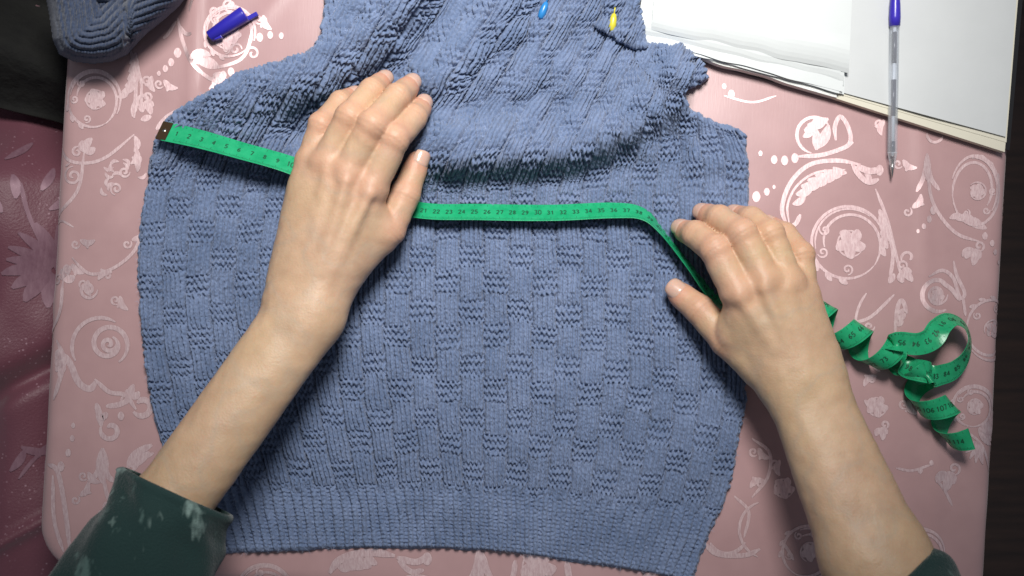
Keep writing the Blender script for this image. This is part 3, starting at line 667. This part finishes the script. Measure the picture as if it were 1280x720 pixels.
# ------------------------------------------------------------------ blue pen cap
cap = tag(empty('pen_cap'), 'dark blue pen cap with clip lying on the pink cloth near the top left', 'pen cap')
blue_p = MatB('deep_blue_plastic', (0.028, 0.022, 0.36), 0.30).m
ca, cb = PV(262, 46, 5.2), PV(306, 17, 6.0)
v, f = tube([ca + (cb - ca) * t for t in (0, .02, .5, .97, 1)], [.0042, .0047, .0056, .0063, .0060], 20); mesh_np('cap_body', v, f, blue_p, cap)
def bar(name, a, b, w0, w1, h, mat, parent, side=None):
    a = np.array(a); b = np.array(b); t = b - a; t /= np.linalg.norm(t); s = np.cross(t, [0, 0, 1]); s /= np.linalg.norm(s); n = np.cross(s, t)
    v = []
    for p, w in ((a, w0), (a * .5 + b * .5, (w0 + w1) / 2), (b, w1)):
        for i, j in ((-1, -1), (1, -1), (1, 1), (-1, 1)): v.append(p + s * w / 2 * i + n * h / 2 * j)
    f = [(0, 1, 2, 3), (11, 10, 9, 8)] + [(k * 4 + i, k * 4 + 4 + i, k * 4 + 4 + (i + 1) % 4, k * 4 + (i + 1) % 4) for k in range(2) for i in range(4)]
    o = mesh_np(name, v, f, mat, parent, smooth=False); bv = o.modifiers.new('bevel', 'BEVEL'); bv.width = .0004; bv.segments = 2; return o
bar('clip', PV(272, 45, 5.0), PV(322, 17, 4.6), .0040, .0034, .0026, blue_p, cap)
bar('clip_bridge', PV(268, 47, 5.5), PV(277, 44, 5.5), .0050, .0050, .0040, blue_p, cap)

# ------------------------------------------------------------------ stitch markers
def marker(name, px, py, ang, mat, label, pin_len, lift):
    r = tag(empty(name), label, 'stitch marker', 'plastic stitch markers pinned in the sweater')
    c = surf_pt(px, py, lift); a = math.radians(ang); d = np.array([math.cos(a), math.sin(a), .10])
    pts = [c - d * .0070, c - d * .0058, c - d * .002, c + d * .003, c + d * .0062, c + d * .0070]
    v, f = tube(pts, [.0010, .0024, .0031, .0028, .0018, .0008], 14); mesh_np('head', v, f, mat, r)
    e = c + d * .0065; pts = catmull([e, e + d * pin_len * .4 + np.array([0, 0, .001]), e + d * pin_len - np.array([0, 0, .006])], 10)
    v, f = tube(pts, .0006, 8); mesh_np('shaft', v, f, mat, r)
marker('stitch_marker', 679, 13, 68, MatB('sky_blue_plastic', (0.03, 0.22, 0.55), .3).m, 'bright blue plastic stitch marker pinned at the top of the sweater', .012, .0060)
marker('stitch_marker', 766, 28, 82, MatB('yellow_plastic', (0.62, 0.55, 0.05), .3).m, 'yellow plastic stitch marker pinned beside the overlap seam of the sweater', .010, .0100)

# ------------------------------------------------------------------ measuring tape
tape = tag(empty('measuring_tape'), 'green tape measure stretched over the sweater, its free end curled up', 'tape measure')
m = MatB('green_vinyl', (0.012, 0.44, 0.155), 0.36)
nb = m.noise(90, 3); m.color(m.ramp(nb, [(0.3, (0.008, 0.30, 0.115)), (0.7, (0.012, 0.36, 0.14))])); nw = m.noise(240, 4, .7); m.color(m.mix(m.ramp(nw, [(.5, (0, 0, 0)), (.8, (.5, .5, .5))]), m.ramp(nb, [(0.3, (0.010, 0.30, 0.125)), (0.7, (0.018, 0.39, 0.17))]), (0.05, 0.40, 0.20)))
m.link(m.ramp(nb, [(.3, (.22, .22, .22)), (.7, (.38, .38, .38))]), m.b.inputs['Roughness']); m.bump(m.noise(60, 3), .0012, .5).bump(m.noise(1400, 2), .0001, .5)
green = m.m; print_m = MatB('tape_print', (0.006, 0.07, 0.032), 0.5).m
TW = 0.0172
# (pos, roll degrees) -> centre line
ctl = [(206, 164, 10.5, 24), (250, 174, 13, 30), (300, 188, 14, 36), (365, 207, 13, 34), (432, 236, 7.0, 18), (520, 262, 9.2, 38), (600, 265, 9.0, 38), (690, 266, 8.8, 38), (765, 263, 8.6, 40), (802, 267, 9.2, 50), (826, 288, 8.4, 66), (858, 328, 9, 66), (892, 372, 8, 54), (925, 398, 8, 30), (975, 400, 6, 10)]
def zsurf(px, py):
    inside = poly_sd(np.array([float(px)]), np.array([float(py)]), OUT)[0]
    return float(folds(np.array([float(px)]), np.array([float(py)]))[0]) + .0012 if inside > 2 else 0.001
C1 = np.array([P(a, b, zsurf(a, b) + c * 1e-3) for a, b, c, r in ctl]); C1[0][2] = max(C1[0][2], .010)
n1 = 420; c1 = catmull(C1, n1); roll1 = catmull(np.array([[r, 0] for *_, r in ctl], float), n1)[:, 0]
T1 = np.gradient(c1, axis=0); T1 /= np.linalg.norm(T1, axis=1)[:, None]
sd1 = np.cross(T1, [0, 0, 1]); sd1 /= np.linalg.norm(sd1, axis=1)[:, None]; up1 = np.cross(sd1, T1)   # sd1 points to the near side
rr = np.radians(roll1)[:, None]; w1 = sd1 * np.cos(rr) + up1 * np.sin(rr)
# curled part: a helix around a wandering axis
def helix(axis_px, n, R, pitch, ph):
    ax = catmull(np.array([P(a, b, c * 1e-3) for a, b, c in axis_px]), n)
    at_ = np.gradient(ax, axis=0); at_ /= np.linalg.norm(at_, axis=1)[:, None]; sa = np.concatenate([[0], np.cumsum(np.linalg.norm(np.diff(ax, axis=0), axis=1))])
    nn_ = np.cross([0, 0, 1], at_); nn_ /= np.linalg.norm(nn_, axis=1)[:, None]; bb_ = np.cross(at_, nn_)
    th_ = -2 * np.pi * sa / pitch + math.radians(ph)
    return ax + R * (np.cos(th_)[:, None] * nn_ + np.sin(th_)[:, None] * bb_), at_
def free(ctl, n):
    c = catmull(np.array([P(a, b, z * 1e-3) for a, b, z, r_ in ctl]), n); r_ = np.radians(catmull(np.array([[q[3], 0] for q in ctl], float), n)[:, :1])
    T = np.gradient(c, axis=0); T /= np.linalg.norm(T, axis=1)[:, None]; sd_ = np.cross(T, [0, 0, 1]); sd_ /= np.linalg.norm(sd_, axis=1)[:, None]; up_ = np.cross(sd_, T)
    return c, sd_ * np.cos(r_) + up_ * np.sin(r_)
def join(a, b, n=40, k=1.0):
    (ca, wa), (cb, wb) = a, b
    ta = ca[-1] - ca[-2]; ta /= np.linalg.norm(ta); tb_ = cb[1] - cb[0]; tb_ /= np.linalg.norm(tb_); D = np.linalg.norm(cb[0] - ca[-1]) * k; t = np.linspace(0, 1, n)[1:-1, None]
    cj = (2*t**3 - 3*t**2 + 1) * ca[-1] + (t**3 - 2*t**2 + t) * ta * D + (-2*t**3 + 3*t**2) * cb[0] + (t**3 - t**2) * tb_ * D
    return np.concatenate([ca, cj, cb]), np.concatenate([wa, wa[-1] * (1 - t) + wb[0] * t, wb])
h1 = helix([(1006, 386, 14), (1046, 410, 14), (1086, 434, 14), (1128, 450, 14), (1150, 458, 15)], 700, .0125, .0330, 150)
fr = free([(1172, 470, 20, -12), (1192, 463, 18, -22), (1207, 446, 18, -42), (1212, 425, 18, -56), (1205, 406, 20, -60), (1189, 399, 22, -58), (1175, 408, 25, -45), (1165, 423, 29, -20), (1148, 430, 31, 0), (1126, 428, 28, 14)], 300)
h2 = helix([(1144, 458, 13), (1152, 486, 13), (1172, 512, 13), (1204, 546, 12.5)], 500, .0115, .0330, 120)
cur = join((c1, w1), h1, 60); cur = join(cur, fr, 40, 1.2); C, Wd = join(cur, h2, 60, 1.3)
ss = np.concatenate([[0], np.cumsum(np.linalg.norm(np.diff(C, axis=0), axis=1))]); LEN = ss[-1]
nC = int(LEN / .0016); u = np.linspace(0, LEN, nC); C = np.stack([np.interp(u, ss, C[:, k]) for k in range(3)], 1); Wd = np.stack([np.interp(u, ss, Wd[:, k]) for k in range(3)], 1); ss = u
TT_ = np.gradient(C, axis=0); TT_ /= np.linalg.norm(TT_, axis=1)[:, None]
Wd -= TT_ * (Wd * TT_).sum(1)[:, None]; Wd /= np.linalg.norm(Wd, axis=1)[:, None]; NN = np.cross(Wd, TT_)
cross = np.array([-.5, -.49, -.25, 0, .25, .49, .5]); hth = .00022
def tape_map(s_len, v, off):
    """ s metres along the tape, v metres across (+ towards the near edge), off above the face """
    c = np.stack([np.interp(s_len, ss, C[:, k]) for k in range(3)], -1); w = np.stack([np.interp(s_len, ss, Wd[:, k]) for k in range(3)], -1); n = np.stack([np.interp(s_len, ss, NN[:, k]) for k in range(3)], -1)
    return c + w * v[..., None] + n * off
gs, gv = np.meshgrid(ss, cross * TW, indexing='ij'); top = tape_map(gs, gv, hth); bot = tape_map(gs, gv, -hth)
ns, nv = gs.shape; f = grid_faces(ns, nv); idx = np.arange(ns * nv).reshape(ns, nv); off = ns * nv; sides = []
for loop in (idx[:, 0], idx[-1, :], idx[::-1, -1], idx[0, ::-1]):
    for a, b in zip(loop[:-1], loop[1:]): sides.append((b, a, a + off, b + off))
mesh_np('tape_strip', np.concatenate([top.reshape(-1, 3), bot.reshape(-1, 3)]), np.concatenate([f, np.array(sides), (f + off)[:, ::-1]]), green, tape)
# printed scale: ticks and numbers
DG = {'0': [[(0, .2), (0, .8), (.5, 1), (1, .8), (1, .2), (.5, 0), (0, .2)]], '1': [[(.2, .75), (.55, 1), (.55, 0)]], '2': [[(0, .8), (.3, 1), (.8, .95), (.95, .7), (.5, .35), (0, 0), (1, 0)]],
      '3': [[(0, .9), (.5, 1), (.95, .78), (.45, .53), (1, .25), (.5, 0), (0, .1)]], '4': [[(.75, 0), (.75, 1), (0, .3), (1, .3)]], '5': [[(.95, 1), (.1, 1), (.08, .55), (.6, .62), (1, .32), (.5, 0), (0, .08)]],
      '6': [[(.9, .95), (.35, .85), (0, .35), (.5, 0), (1, .3), (.5, .58), (.05, .35)]], '7': [[(0, 1), (1, 1), (.4, 0)]], '8': [[(.5, .53), (.05, .78), (.5, 1), (.95, .78), (.5, .53), (0, .25), (.5, 0), (1, .25), (.5, .53)]],
      '9': [[(.95, .6), (.5, .42), (0, .7), (.5, 1), (.97, .7), (.6, .1), (.1, .04)]]}
RV, RF = [], []; rcount[0] = 0; WS[0] = 1.0
def tstroke(pts, w): 
    pts = np.asarray(pts, float); q = []
    for a, b in zip(pts[:-1], pts[1:]):
        n = max(2, int(np.linalg.norm(b - a) / .7) + 1); q += [a + (b - a) * k / n for k in range(n)]
    q.append(pts[-1]); add_ribbon(q, w)
ncm = int(LEN * 100)
for cm in range(1, ncm):
    x0 = cm * 10.0; big = cm % 10 == 0
    for k in range(10):
        x = x0 + k; l = 2.6 if k == 0 else (1.8 if k == 5 else 1.1)
        if x < LEN * 1000 - 2:
            tstroke([(x, 7.5), (x, 7.5 - l)], .26); 
            if k in (0, 5): tstroke([(x, -7.5), (x, -7.5 + l * .7)], .26)
    st = str(cm + 0); hgt = 3.8 if not big else 4.6; wd = 2.1; gap = .9; tot = len(st) * wd + (len(st) - 1) * gap
    for i, ch in enumerate(st):
        for pl in DG[ch]: tstroke([(x0 - tot / 2 + i * (wd + gap) + a * wd, 1.9 - b * hgt) for a, b in pl], .75)
rv = np.concatenate(RV) * 1e-3
pr = mesh_np('printed_scale', tape_map(np.clip(rv[:, 0], 0, LEN), rv[:, 1], hth + .00014), np.array(RF), print_m, tape); tag(pr, kind='stuff')
# metal end with rivet
bronze = MatB('bronze_end', (0.09, 0.055, 0.03), 0.38, Metallic=.7).m
ge = np.array([(-.004, 0), (.0035, 0)]); xs_ = np.linspace(-.0042, .0038, 5); vs_ = np.linspace(-.0080, .0080, 5)
def end_map(x, v, o): return C[0] + TT_[0] * x + Wd[0] * v + NN[0] * o
v = [end_map(x, y, .0009) for x in xs_ for y in vs_] + [end_map(x, y, -.0009) for x in xs_ for y in vs_]
idx = np.arange(25).reshape(5, 5); f = [tuple(q) for q in grid_faces(5, 5)] + [tuple(q + 25)[::-1] for q in grid_faces(5, 5)]
for loop in (idx[:, 0], idx[-1, :], idx[::-1, -1], idx[0, ::-1]):
    for a, b in zip(loop[:-1], loop[1:]): f.append((int(b), int(a), int(a) + 25, int(b) + 25))
me_ = mesh_np('metal_end', v, f, bronze, tape, smooth=False)
rp = end_map(0, .000, .0009); v, f = tube([rp, rp + NN[0] * .0005, rp + NN[0] * .0008], [.0017, .0015, .0006], 14); mesh_np('rivet', v, f, MatB('rivet_metal', (.75, .7, .6), .25, Metallic=1.0).m, me_)

# ------------------------------------------------------------------ person: forearms, hands, sleeves
class Field:
    def __init__(s, lo, hi, h):
        s.lo = np.array(lo) - .012; s.h = h; n = np.ceil((np.array(hi) + .012 - s.lo) / h).astype(int) + 1
        s.ax = [s.lo[k] + h * np.arange(n[k]) for k in range(3)]; s.F = np.full(n, .03, np.float32)
    def block(s, lo, hi):
        sl = tuple(slice(max(0, int((lo[k] - s.lo[k]) / s.h)), min(len(s.ax[k]), int((hi[k] - s.lo[k]) / s.h) + 2)) for k in range(3))
        g = np.meshgrid(*[s.ax[k][sl[k]] for k in range(3)], indexing='ij', sparse=True); return sl, g
def smin(a, b, k):
    h = np.clip(0.5 + 0.5 * (b - a) / k, 0, 1); return b * (1 - h) + a * h - k * h * (1 - h)
def cone(g, a, b, ra, rb, flat=None):
    e = b - a; x, y, z = g[0] - a[0], g[1] - a[1], g[2] - a[2]; L2 = e @ e
    t = np.clip((x * e[0] + y * e[1] + z * e[2]) / L2, 0, 1)
    dx, dy, dz = x - t * e[0], y - t * e[1], z - t * e[2]
    ts = t * t * (3 - 2 * t)
    return np.sqrt(dx * dx + dy * dy + dz * dz) - (ra * (1 - t) + rb * t)
def add(F, a, b, ra, rb, k):
    m = max(ra, rb) + .016; sl, g = F.block(np.minimum(a, b) - m, np.maximum(a, b) + m)
    F.F[sl] = smin(F.F[sl], cone(g, a, b, ra, rb).astype(np.float32), k)
def add_finger(F, pts, rad, kbase, mcp, ksp=.0008):
    pts = np.array(pts); m = max(rad) + .018; sl, g = F.block(pts.min(0) - m, pts.max(0) + m)
    f = None
    for i in range(len(pts) - 1):
        c = cone(g, pts[i], pts[i + 1], rad[i], rad[i + 1]); f = c if f is None else smin(f, c, .0030)
        # pad of each phalanx, on the palm side
        if i < len(pts) - 1:
            ax_ = pts[i + 1] - pts[i]; up = np.array([0, 0, 1.0]) - ax_ * (ax_[2] / (ax_ @ ax_)); up /= np.linalg.norm(up)
            mid = pts[i] * .45 + pts[i + 1] * .55 - up * .0020; r = (rad[i] + rad[i + 1]) / 2 * .93
            c = cone(g, mid - ax_ * .16, mid + ax_ * .16, r, r); f = smin(f, c, .004)
    for i in (1, 2):    # slightly broader joints
        if i < len(pts) - 1:
            d = np.sqrt((g[0] - pts[i][0])**2 + (g[1] - pts[i][1])**2 + (g[2] - pts[i][2])**2) - rad[i] * 1.01; f = smin(f, d, .003)
    dm = np.sqrt((g[0] - mcp[0])**2 + (g[1] - mcp[1])**2 + (g[2] - mcp[2])**2)
    k = ksp + kbase * np.exp(-(dm / .017)**2)
    F.F[sl] = smin(F.F[sl], f, k)
def surface_nets(F, lo, h):
    s = F < 0; nx, ny, nz = F.shape
    vid = -np.ones((nx - 1, ny - 1, nz - 1), np.int64)
    cnt = np.zeros((nx - 1, ny - 1, nz - 1), np.uint8)
    for i in (0, 1):
        for j in (0, 1):
            for k in (0, 1): cnt += s[i:nx - 1 + i, j:ny - 1 + j, k:nz - 1 + k]
    cells = np.argwhere((cnt > 0) & (cnt < 8)); vid[tuple(cells.T)] = np.arange(len(cells))
    acc = np.zeros((len(cells), 3)); num = np.zeros(len(cells))
    cor = [(i, j, k) for i in (0, 1) for j in (0, 1) for k in (0, 1)]
    for a in cor:
        for b in cor:
            if sum(b) - sum(a) == 1 and all(y >= x for x, y in zip(a, b)):
                fa = F[tuple((cells + a).T)]; fb = F[tuple((cells + b).T)]; m = (fa < 0) != (fb < 0)
                t = np.where(m, fa / np.where(m, fa - fb, 1), 0)[:, None]; p = np.array(a) + t * (np.array(b) - np.array(a)); acc[m] += p[m]; num[m] += 1
    V = (cells + acc / num[:, None]) * h + lo; Q = []
    for d in range(3):
        sl0 = [slice(None)] * 3; sl1 = [slice(None)] * 3; sl0[d] = slice(0, -1); sl1[d] = slice(1, None)
        e = np.argwhere(s[tuple(sl0)] != s[tuple(sl1)]); o1, o2 = [(1, 2), (2, 0), (0, 1)][d]
        ok = (e[:, o1] > 0) & (e[:, o2] > 0) & (e[:, o1] < F.shape[o1] - 1) & (e[:, o2] < F.shape[o2] - 1); e = e[ok]
        def c(a, b): q = e.copy(); q[:, o1] -= a; q[:, o2] -= b; return vid[tuple(q.T)]
        q = np.stack([c(1, 1), c(0, 1), c(0, 0), c(1, 0)], 1); ins = s[tuple(e.T)]; q[~ins] = q[~ins][:, ::-1]; Q.append(q)
    return V, np.concatenate(Q)
def lap(V, Q, it, lam=.5):
    E = np.concatenate([Q[:, [0, 1]], Q[:, [1, 2]], Q[:, [2, 3]], Q[:, [3, 0]]]); n = len(V)
    for q in range(it):
        S = np.zeros_like(V); c = np.bincount(E[:, 0], minlength=n) + np.bincount(E[:, 1], minlength=n)
        for k in range(3): S[:, k] = np.bincount(E[:, 0], V[E[:, 1], k], n) + np.bincount(E[:, 1], V[E[:, 0], k], n)
        V = V + (lam if q % 2 == 0 else -lam * 1.02) * (S / np.maximum(c, 1)[:, None] - V)
    return V

m = MatB('skin', (0.56, 0.40, 0.26), 0.48, Subsurface_Weight=0.22, Subsurface_Scale=0.006)
m.b.inputs['Subsurface Radius'].default_value = (1.0, .35, .18); m.b.inputs['Specular IOR Level'].default_value = 0.35
at = m.n('ShaderNodeAttribute'); at.attribute_name = 'red'
n1 = m.noise(55, 4, .6); n2 = m.noise(9, 2); n3 = m.noise(420, 3, .7)
base = m.ramp(n1, [(0.28, (0.47, 0.300, 0.200)), (0.72, (0.58, 0.395, 0.27))])
base = m.mix(m.ramp(n2, [(.35, (0, 0, 0)), (.75, (.5, .5, .5))]), base, (0.55, 0.41, 0.22))
nv_ = m.noise(17, 2, .5); ve = m.ramp(nv_, [(.455, (0, 0, 0)), (.485, (.28, .28, .28)), (.515, (0, 0, 0))]); base = m.mix(ve, base, (0.40, 0.34, 0.27))
nf = m.noise(260, 3, .7); base = m.mix(m.ramp(nf, [(.55, (0, 0, 0)), (.75, (.30, .30, .30))]), base, (0.52, 0.26, 0.17))
redc = m.mix(0.6, (0.60, 0.27, 0.19), base)
m.color(m.mix(at.outputs['Fac'], base, (0.57, 0.255, 0.185)))
vo = m.n('ShaderNodeTexVoronoi'); vo.inputs['Scale'].default_value = 620; m.link(m.tc.outputs['Object'], vo.inputs['Vector'])
m.bump(n3, .00035, .5).bump(vo.outputs['Distance'], .00018, .5).bump(n1, .0012, .35)
skin = m.m
m = MatB('fingernail', (0.60, 0.38, 0.30), 0.26); m.b.inputs['Specular IOR Level'].default_value = .6; m.b.inputs['Subsurface Weight'].default_value = .2; m.b.inputs['Subsurface Scale'].default_value = .003
nail_m = m.m

person = tag(empty('person'), 'person in a dark green patterned top reaching both hands over the sweater', 'person')

def build_arm(spec, lo, hi):
    h = .00135; F = Field(lo, hi, h); q = lambda p: PV(*p[:3])
    for a, b, k in spec['arm']: add(F, q(a), q(b), a[3] * 1e-3, b[3] * 1e-3, k)
    for fg in spec['fingers']:
        pts = [q(p) for p in fg]; add_finger(F, pts, [p[3] * 1e-3 for p in fg], .0085, pts[0])
    th = spec['thumb']; pts = [q(p) for p in th]; add_finger(F, pts, [p[3] * 1e-3 for p in th], .014, pts[0])
    for a, b in spec.get('tendons', []): add(F, q(a) - [0, 0, .0012], q(b) - [0, 0, .0014], a[3] * 1e-3, b[3] * 1e-3, .007)
    V, Q = surface_nets(F.F, F.lo, h); V = lap(V, Q, 6, .55)
    # normals
    nrm = np.zeros_like(V); fn = np.cross(V[Q[:, 2]] - V[Q[:, 0]], V[Q[:, 3]] - V[Q[:, 1]])
    for k in range(4):
        for c in range(3): nrm[:, c] += np.bincount(Q[:, k], fn[:, c], len(V))
    nrm /= np.maximum(np.linalg.norm(nrm, axis=1), 1e-12)[:, None]
    # creases over the finger joints, folds at the wrist
    red = np.zeros(len(V)); disp = np.zeros(len(V))
    for ch in spec['fingers'] + [th]:
        pts = [q(p) for p in ch]
        for i, p in enumerate(pts):
            r = ch[i][3] * 1e-3; d = np.linalg.norm(V - p, axis=1); a = (.38, .36, .28, .70)[min(i, 3)] if ch is not th else (0.05, .42, .4, .65)[min(i, 3)]
            red = np.maximum(red, a * np.exp(-(np.maximum(d - r * .9, 0) / (.0075 if i else .009))**2) * (1.0 if i else .8))
            if 0 < i < len(pts) - 1:
                t = pts[i + 1] - pts[i - 1]; t /= np.linalg.norm(t); s = (V - p) @ t; top = np.clip(nrm[:, 2] * .8 + .4, 0, 1)
                wgt = np.exp(-((d - r) / .004)**2) * top
                disp -= .00042 * wgt * sum(np.exp(-((s - c) / .00085)**2) for c in (-.0034, 0, .0034))
                disp += .0005 * wgt * np.exp(-(s / .006)**2)
    V = V + nrm * (disp + .00025 * vnoise(V[:, 0] * 160 + V[:, 2] * 90, V[:, 1] * 160, 81))[:, None]
    for i_, (p, rr_, am) in enumerate(spec.get('bumps', [])):
        d = np.linalg.norm(V - q(p), axis=1); V = V + nrm * (am * np.exp(-(d / rr_)**2))[:, None]
    o = mesh_np('arm', V, Q, skin, person); fattr(o, 'red', np.clip(red, 0, 1))
    # nails
    for ch in spec['fingers'] + [th]:
        a, b = q(ch[-2]), q(ch[-1]); r = ch[-1][3] * 1e-3; t = b - a; t /= np.linalg.norm(t); up = np.array(spec['thumb_up'] if ch is th else spec['nail_up'], float)
        n = up - t * (up @ t); n /= np.linalg.norm(n); sd_ = np.cross(t, n); c0 = b + t * r * .25
        r2 = r * 1.03; ww = 1.02; ll = r * (1.35 if ch is not th else 1.5); vs = []
        uu = np.linspace(-1, 1, 9); vv = np.linspace(-1, 1, 9)
        for y in vv:
            for x in uu:
                an = x * ww * (1 - .10 * y * y * (y > 0)); along = y * ll * .5 * (1 - .18 * x * x * (1 if y > 0 else 1.0)); dip = .10 * r * max(0, y)**2 + (.12 * r if y < -.9 else 0)
                rloc = r2 * (1.0 - .0 * y) + .0004 - dip * .9
                vs.append(c0 + t * (along) + sd_ * math.sin(an) * rloc * .93 + n * (math.cos(an) * rloc))
        vs2 = [v - n * .0006 for v in vs]; f = grid_faces(9, 9); idx = np.arange(81).reshape(9, 9); sides = []
        for loop in (idx[:, 0], idx[-1, :], idx[::-1, -1], idx[0, ::-1]):
            for i, j in zip(loop[:-1], loop[1:]): sides.append((j, i, i + 81, j + 81))
        mesh_np('fingernail', np.array(vs + vs2), np.concatenate([f, np.array(sides), (f + 81)[:, ::-1]]), nail_m, o)
    return o

left = dict(
    arm=[((372, 392, 60, 19), (388, 398, 62, 19), .012), ((366, 390, 60, 19.5), (193, 640, 110, 21), .012), ((396, 402, 60, 18.5), (208, 655, 110, 21), .014),
         ((193, 640, 110, 21), (92, 800, 145, 25), .012), ((208, 655, 110, 21), (110, 812, 145, 25), .012),
         ((404, 372, 55, 17), (464, 236, 57, 12.5), .016), ((388, 372, 58, 17), (434, 220, 62, 12), .014), ((372, 372, 56, 16), (408, 208, 58, 11.5), .014), ((362, 372, 52, 16), (388, 205, 50, 11), .014),
         ((400, 360, 46, 17), (440, 270, 44, 15), .014), ((368, 340, 46, 15), (388, 240, 44, 14), .014), ((405, 360, 48, 16), (472, 300, 42, 13), .016), ((452, 262, 50, 12), (484, 286, 42, 11), .012)],
    fingers=[[(464, 234, 60, 11.8), (493, 174, 66, 10.2), (517, 147, 46, 9.2), (527, 133, 30, 7.9)],
             [(434, 216, 63, 11.8), (466, 156, 72, 10.4), (497, 121, 52, 9.3), (512, 107, 34, 8.0)],
             [(408, 204, 59, 11.2), (437, 146, 67, 9.8), (465, 113, 49, 8.7), (478, 102, 34, 7.6)],
             [(388, 201, 51, 10.2), (402, 156, 52, 8.9), (426, 128, 38, 7.9), (440, 120, 27, 6.9)]],
    thumb=[(430, 330, 48, 14.5), (486, 286, 40, 12.2), (507, 242, 36, 10.4), (522, 202, 33, 8.4)],
    tendons=[((396, 350, 73, 2.0), (432, 228, 76, 2.2)), ((408, 352, 71, 2.0), (461, 244, 73, 2.2)), ((384, 352, 71, 2.0), (408, 218, 71, 2.0))],
    bumps=[((434, 216, 75), .008, .0016), ((464, 234, 72), .008, .0014), ((408, 204, 70), .008, .0012), ((365, 400, 76), .010, .0016)],
    nail_up=(0.25, 0.15, 1), thumb_up=(.65, .1, .75))
right = dict(
    arm=[((990, 488, 57, 18.5), (1020, 488, 57, 18.5), .012), ((988, 486, 57, 18.5), (1076, 700, 98, 26), .012), ((1024, 482, 57, 18), (1112, 690, 98, 25), .014),
         ((1076, 700, 98, 26), (1150, 840, 135, 29), .012), ((1112, 690, 98, 25), (1180, 830, 135, 29), .012),
         ((985, 470, 54, 17), (922, 366, 56, 12.5), .016), ((996, 466, 57, 17), (956, 352, 60, 12), .014), ((1008, 462, 56, 16.5), (985, 354, 57, 11.5), .014), ((1022, 462, 52, 16), (1004, 370, 49, 11.5), .014),
         ((970, 450, 45, 17), (935, 400, 43, 15), .014), ((1015, 440, 44, 16), (998, 390, 42, 13), .014), ((968, 464, 48, 16), (918, 426, 38, 13), .016), ((930, 395, 50, 12.5), (914, 414, 42, 11), .012)],
    fingers=[[(922, 364, 59, 12.3), (894, 312, 54, 10.8), (869, 293, 34, 9.6), (855, 288, 20, 8.4)],
             [(956, 350, 62, 12.0), (927, 292, 58, 10.6), (899, 273, 38, 9.5), (882, 268, 22, 8.3)],
             [(985, 352, 58, 11.3), (962, 292, 54, 10.0), (938, 274, 36, 9.0), (922, 269, 22, 7.8)],
             [(1004, 368, 50, 10.6), (1001, 318, 46, 9.2), (980, 292, 32, 8.2), (964, 282, 20, 7.2)]],
    thumb=[(950, 458, 46, 15.0), (908, 424, 36, 12.2), (873, 386, 27, 10.8), (848, 366, 19, 9.2)],
    tendons=[((994, 450, 71, 2.0), (957, 362, 74, 2.2)), ((982, 452, 69, 2.0), (926, 374, 70, 2.2)), ((1006, 448, 69, 2.0), (985, 362, 70, 2.0))],
    bumps=[((956, 350, 74), .008, .0016), ((922, 364, 71), .008, .0014), ((985, 352, 69), .008, .0012), ((1034, 494, 74), .009, .0020)],
    nail_up=(-.15, .2, 1), thumb_up=(-.1, .25, 1))
def ext(spec):
    pts = [PV(*p[:3]) for a, b, k in spec['arm'] for p in (a, b)] + [PV(*p[:3]) for f in spec['fingers'] + [spec['thumb']] for p in f]
    pts = np.array(pts); lo, hi = pts.min(0) - .035, pts.max(0) + .035; lo[1] = max(lo[1], -.33); return lo, hi
build_arm(left, *ext(left)); build_arm(right, *ext(right))

# sleeves
m = MatB('green_print_fabric', (0.010, 0.060, 0.055), 0.85, Sheen_Weight=.2)
n1 = m.noise(26, 4, .75, ((1.0, .38, 1), (0, 0, -.55))); n2 = m.noise(70, 3, .7, ((1, .3, 1), (0, 0, -.5)))
k1 = m.ramp(n1, [(0.56, (0, 0, 0)), (0.64, (1, 1, 1))]); k2 = m.ramp(n2, [(0.60, (0, 0, 0)), (0.70, (.8, .8, .8))])
c = m.mix(k1, (0.004, 0.030, 0.028), (0.20, 0.29, 0.265)); c = m.mix(k2, c, (0.09, 0.16, 0.145)); m.color(c)
m.bump(m.noise(700, 2), .0009, .9).bump(m.noise(40, 2), .002, .3)
sleeve_m = m.m
def sleeve(path, radii, flat, seed):
    path = catmull(np.array(path), 70); radii = np.interp(np.linspace(0, 1, 70), np.linspace(0, 1, len(radii)), radii)
    T = np.gradient(path, axis=0); T /= np.linalg.norm(T, axis=1)[:, None]; n = 64; rings = []
    for i in range(70):
        s = np.cross(T[i], [0, 0, 1]); s /= np.linalg.norm(s); u_ = np.cross(s, T[i]); ring = []
        for k in range(n):
            a = 2 * math.pi * k / n; w = 1 + .045 * math.sin(3 * a + i * .16 + seed) + .03 * math.sin(7 * a - i * .3 + seed) + .05 * float(vnoise(np.array([i * .22 + math.cos(a) * 1.5]), np.array([math.sin(a) * 1.5 + seed]), 83)[0])
            if i < 4: w *= 1 + .035 * math.sin(i / 3 * math.pi)
            r = radii[i] * w; ring.append(path[i] + s * math.cos(a) * r + u_ * math.sin(a) * r * flat)
        rings.append(ring)
    inner = [[p + (path[i] - p) * .055 for p in rings[i]] for i in range(0, 14)][::-1]
    al = inner + rings; V = np.array(al).reshape(-1, 3); M = len(al)
    f = np.array([(i * n + k, i * n + (k + 1) % n, (i + 1) * n + (k + 1) % n, (i + 1) * n + k) for i in range(M - 1) for k in range(n)])
    return mesh_np('sleeve', V, f, sleeve_m, person)
sleeve([PV(226, 616, 105), PV(198, 668, 114), PV(140, 780, 138), PV(60, 930, 170), PV(-40, 1120, 220)], [.0395, .0430, .050, .060, .066], .88, 1.0)
sleeve([PV(1102, 730, 106), PV(1125, 760, 112), PV(1160, 850, 135), PV(1230, 1010, 180), PV(1300, 1180, 220)], [.0415, .044, .051, .058, .064], .88, 3.0)
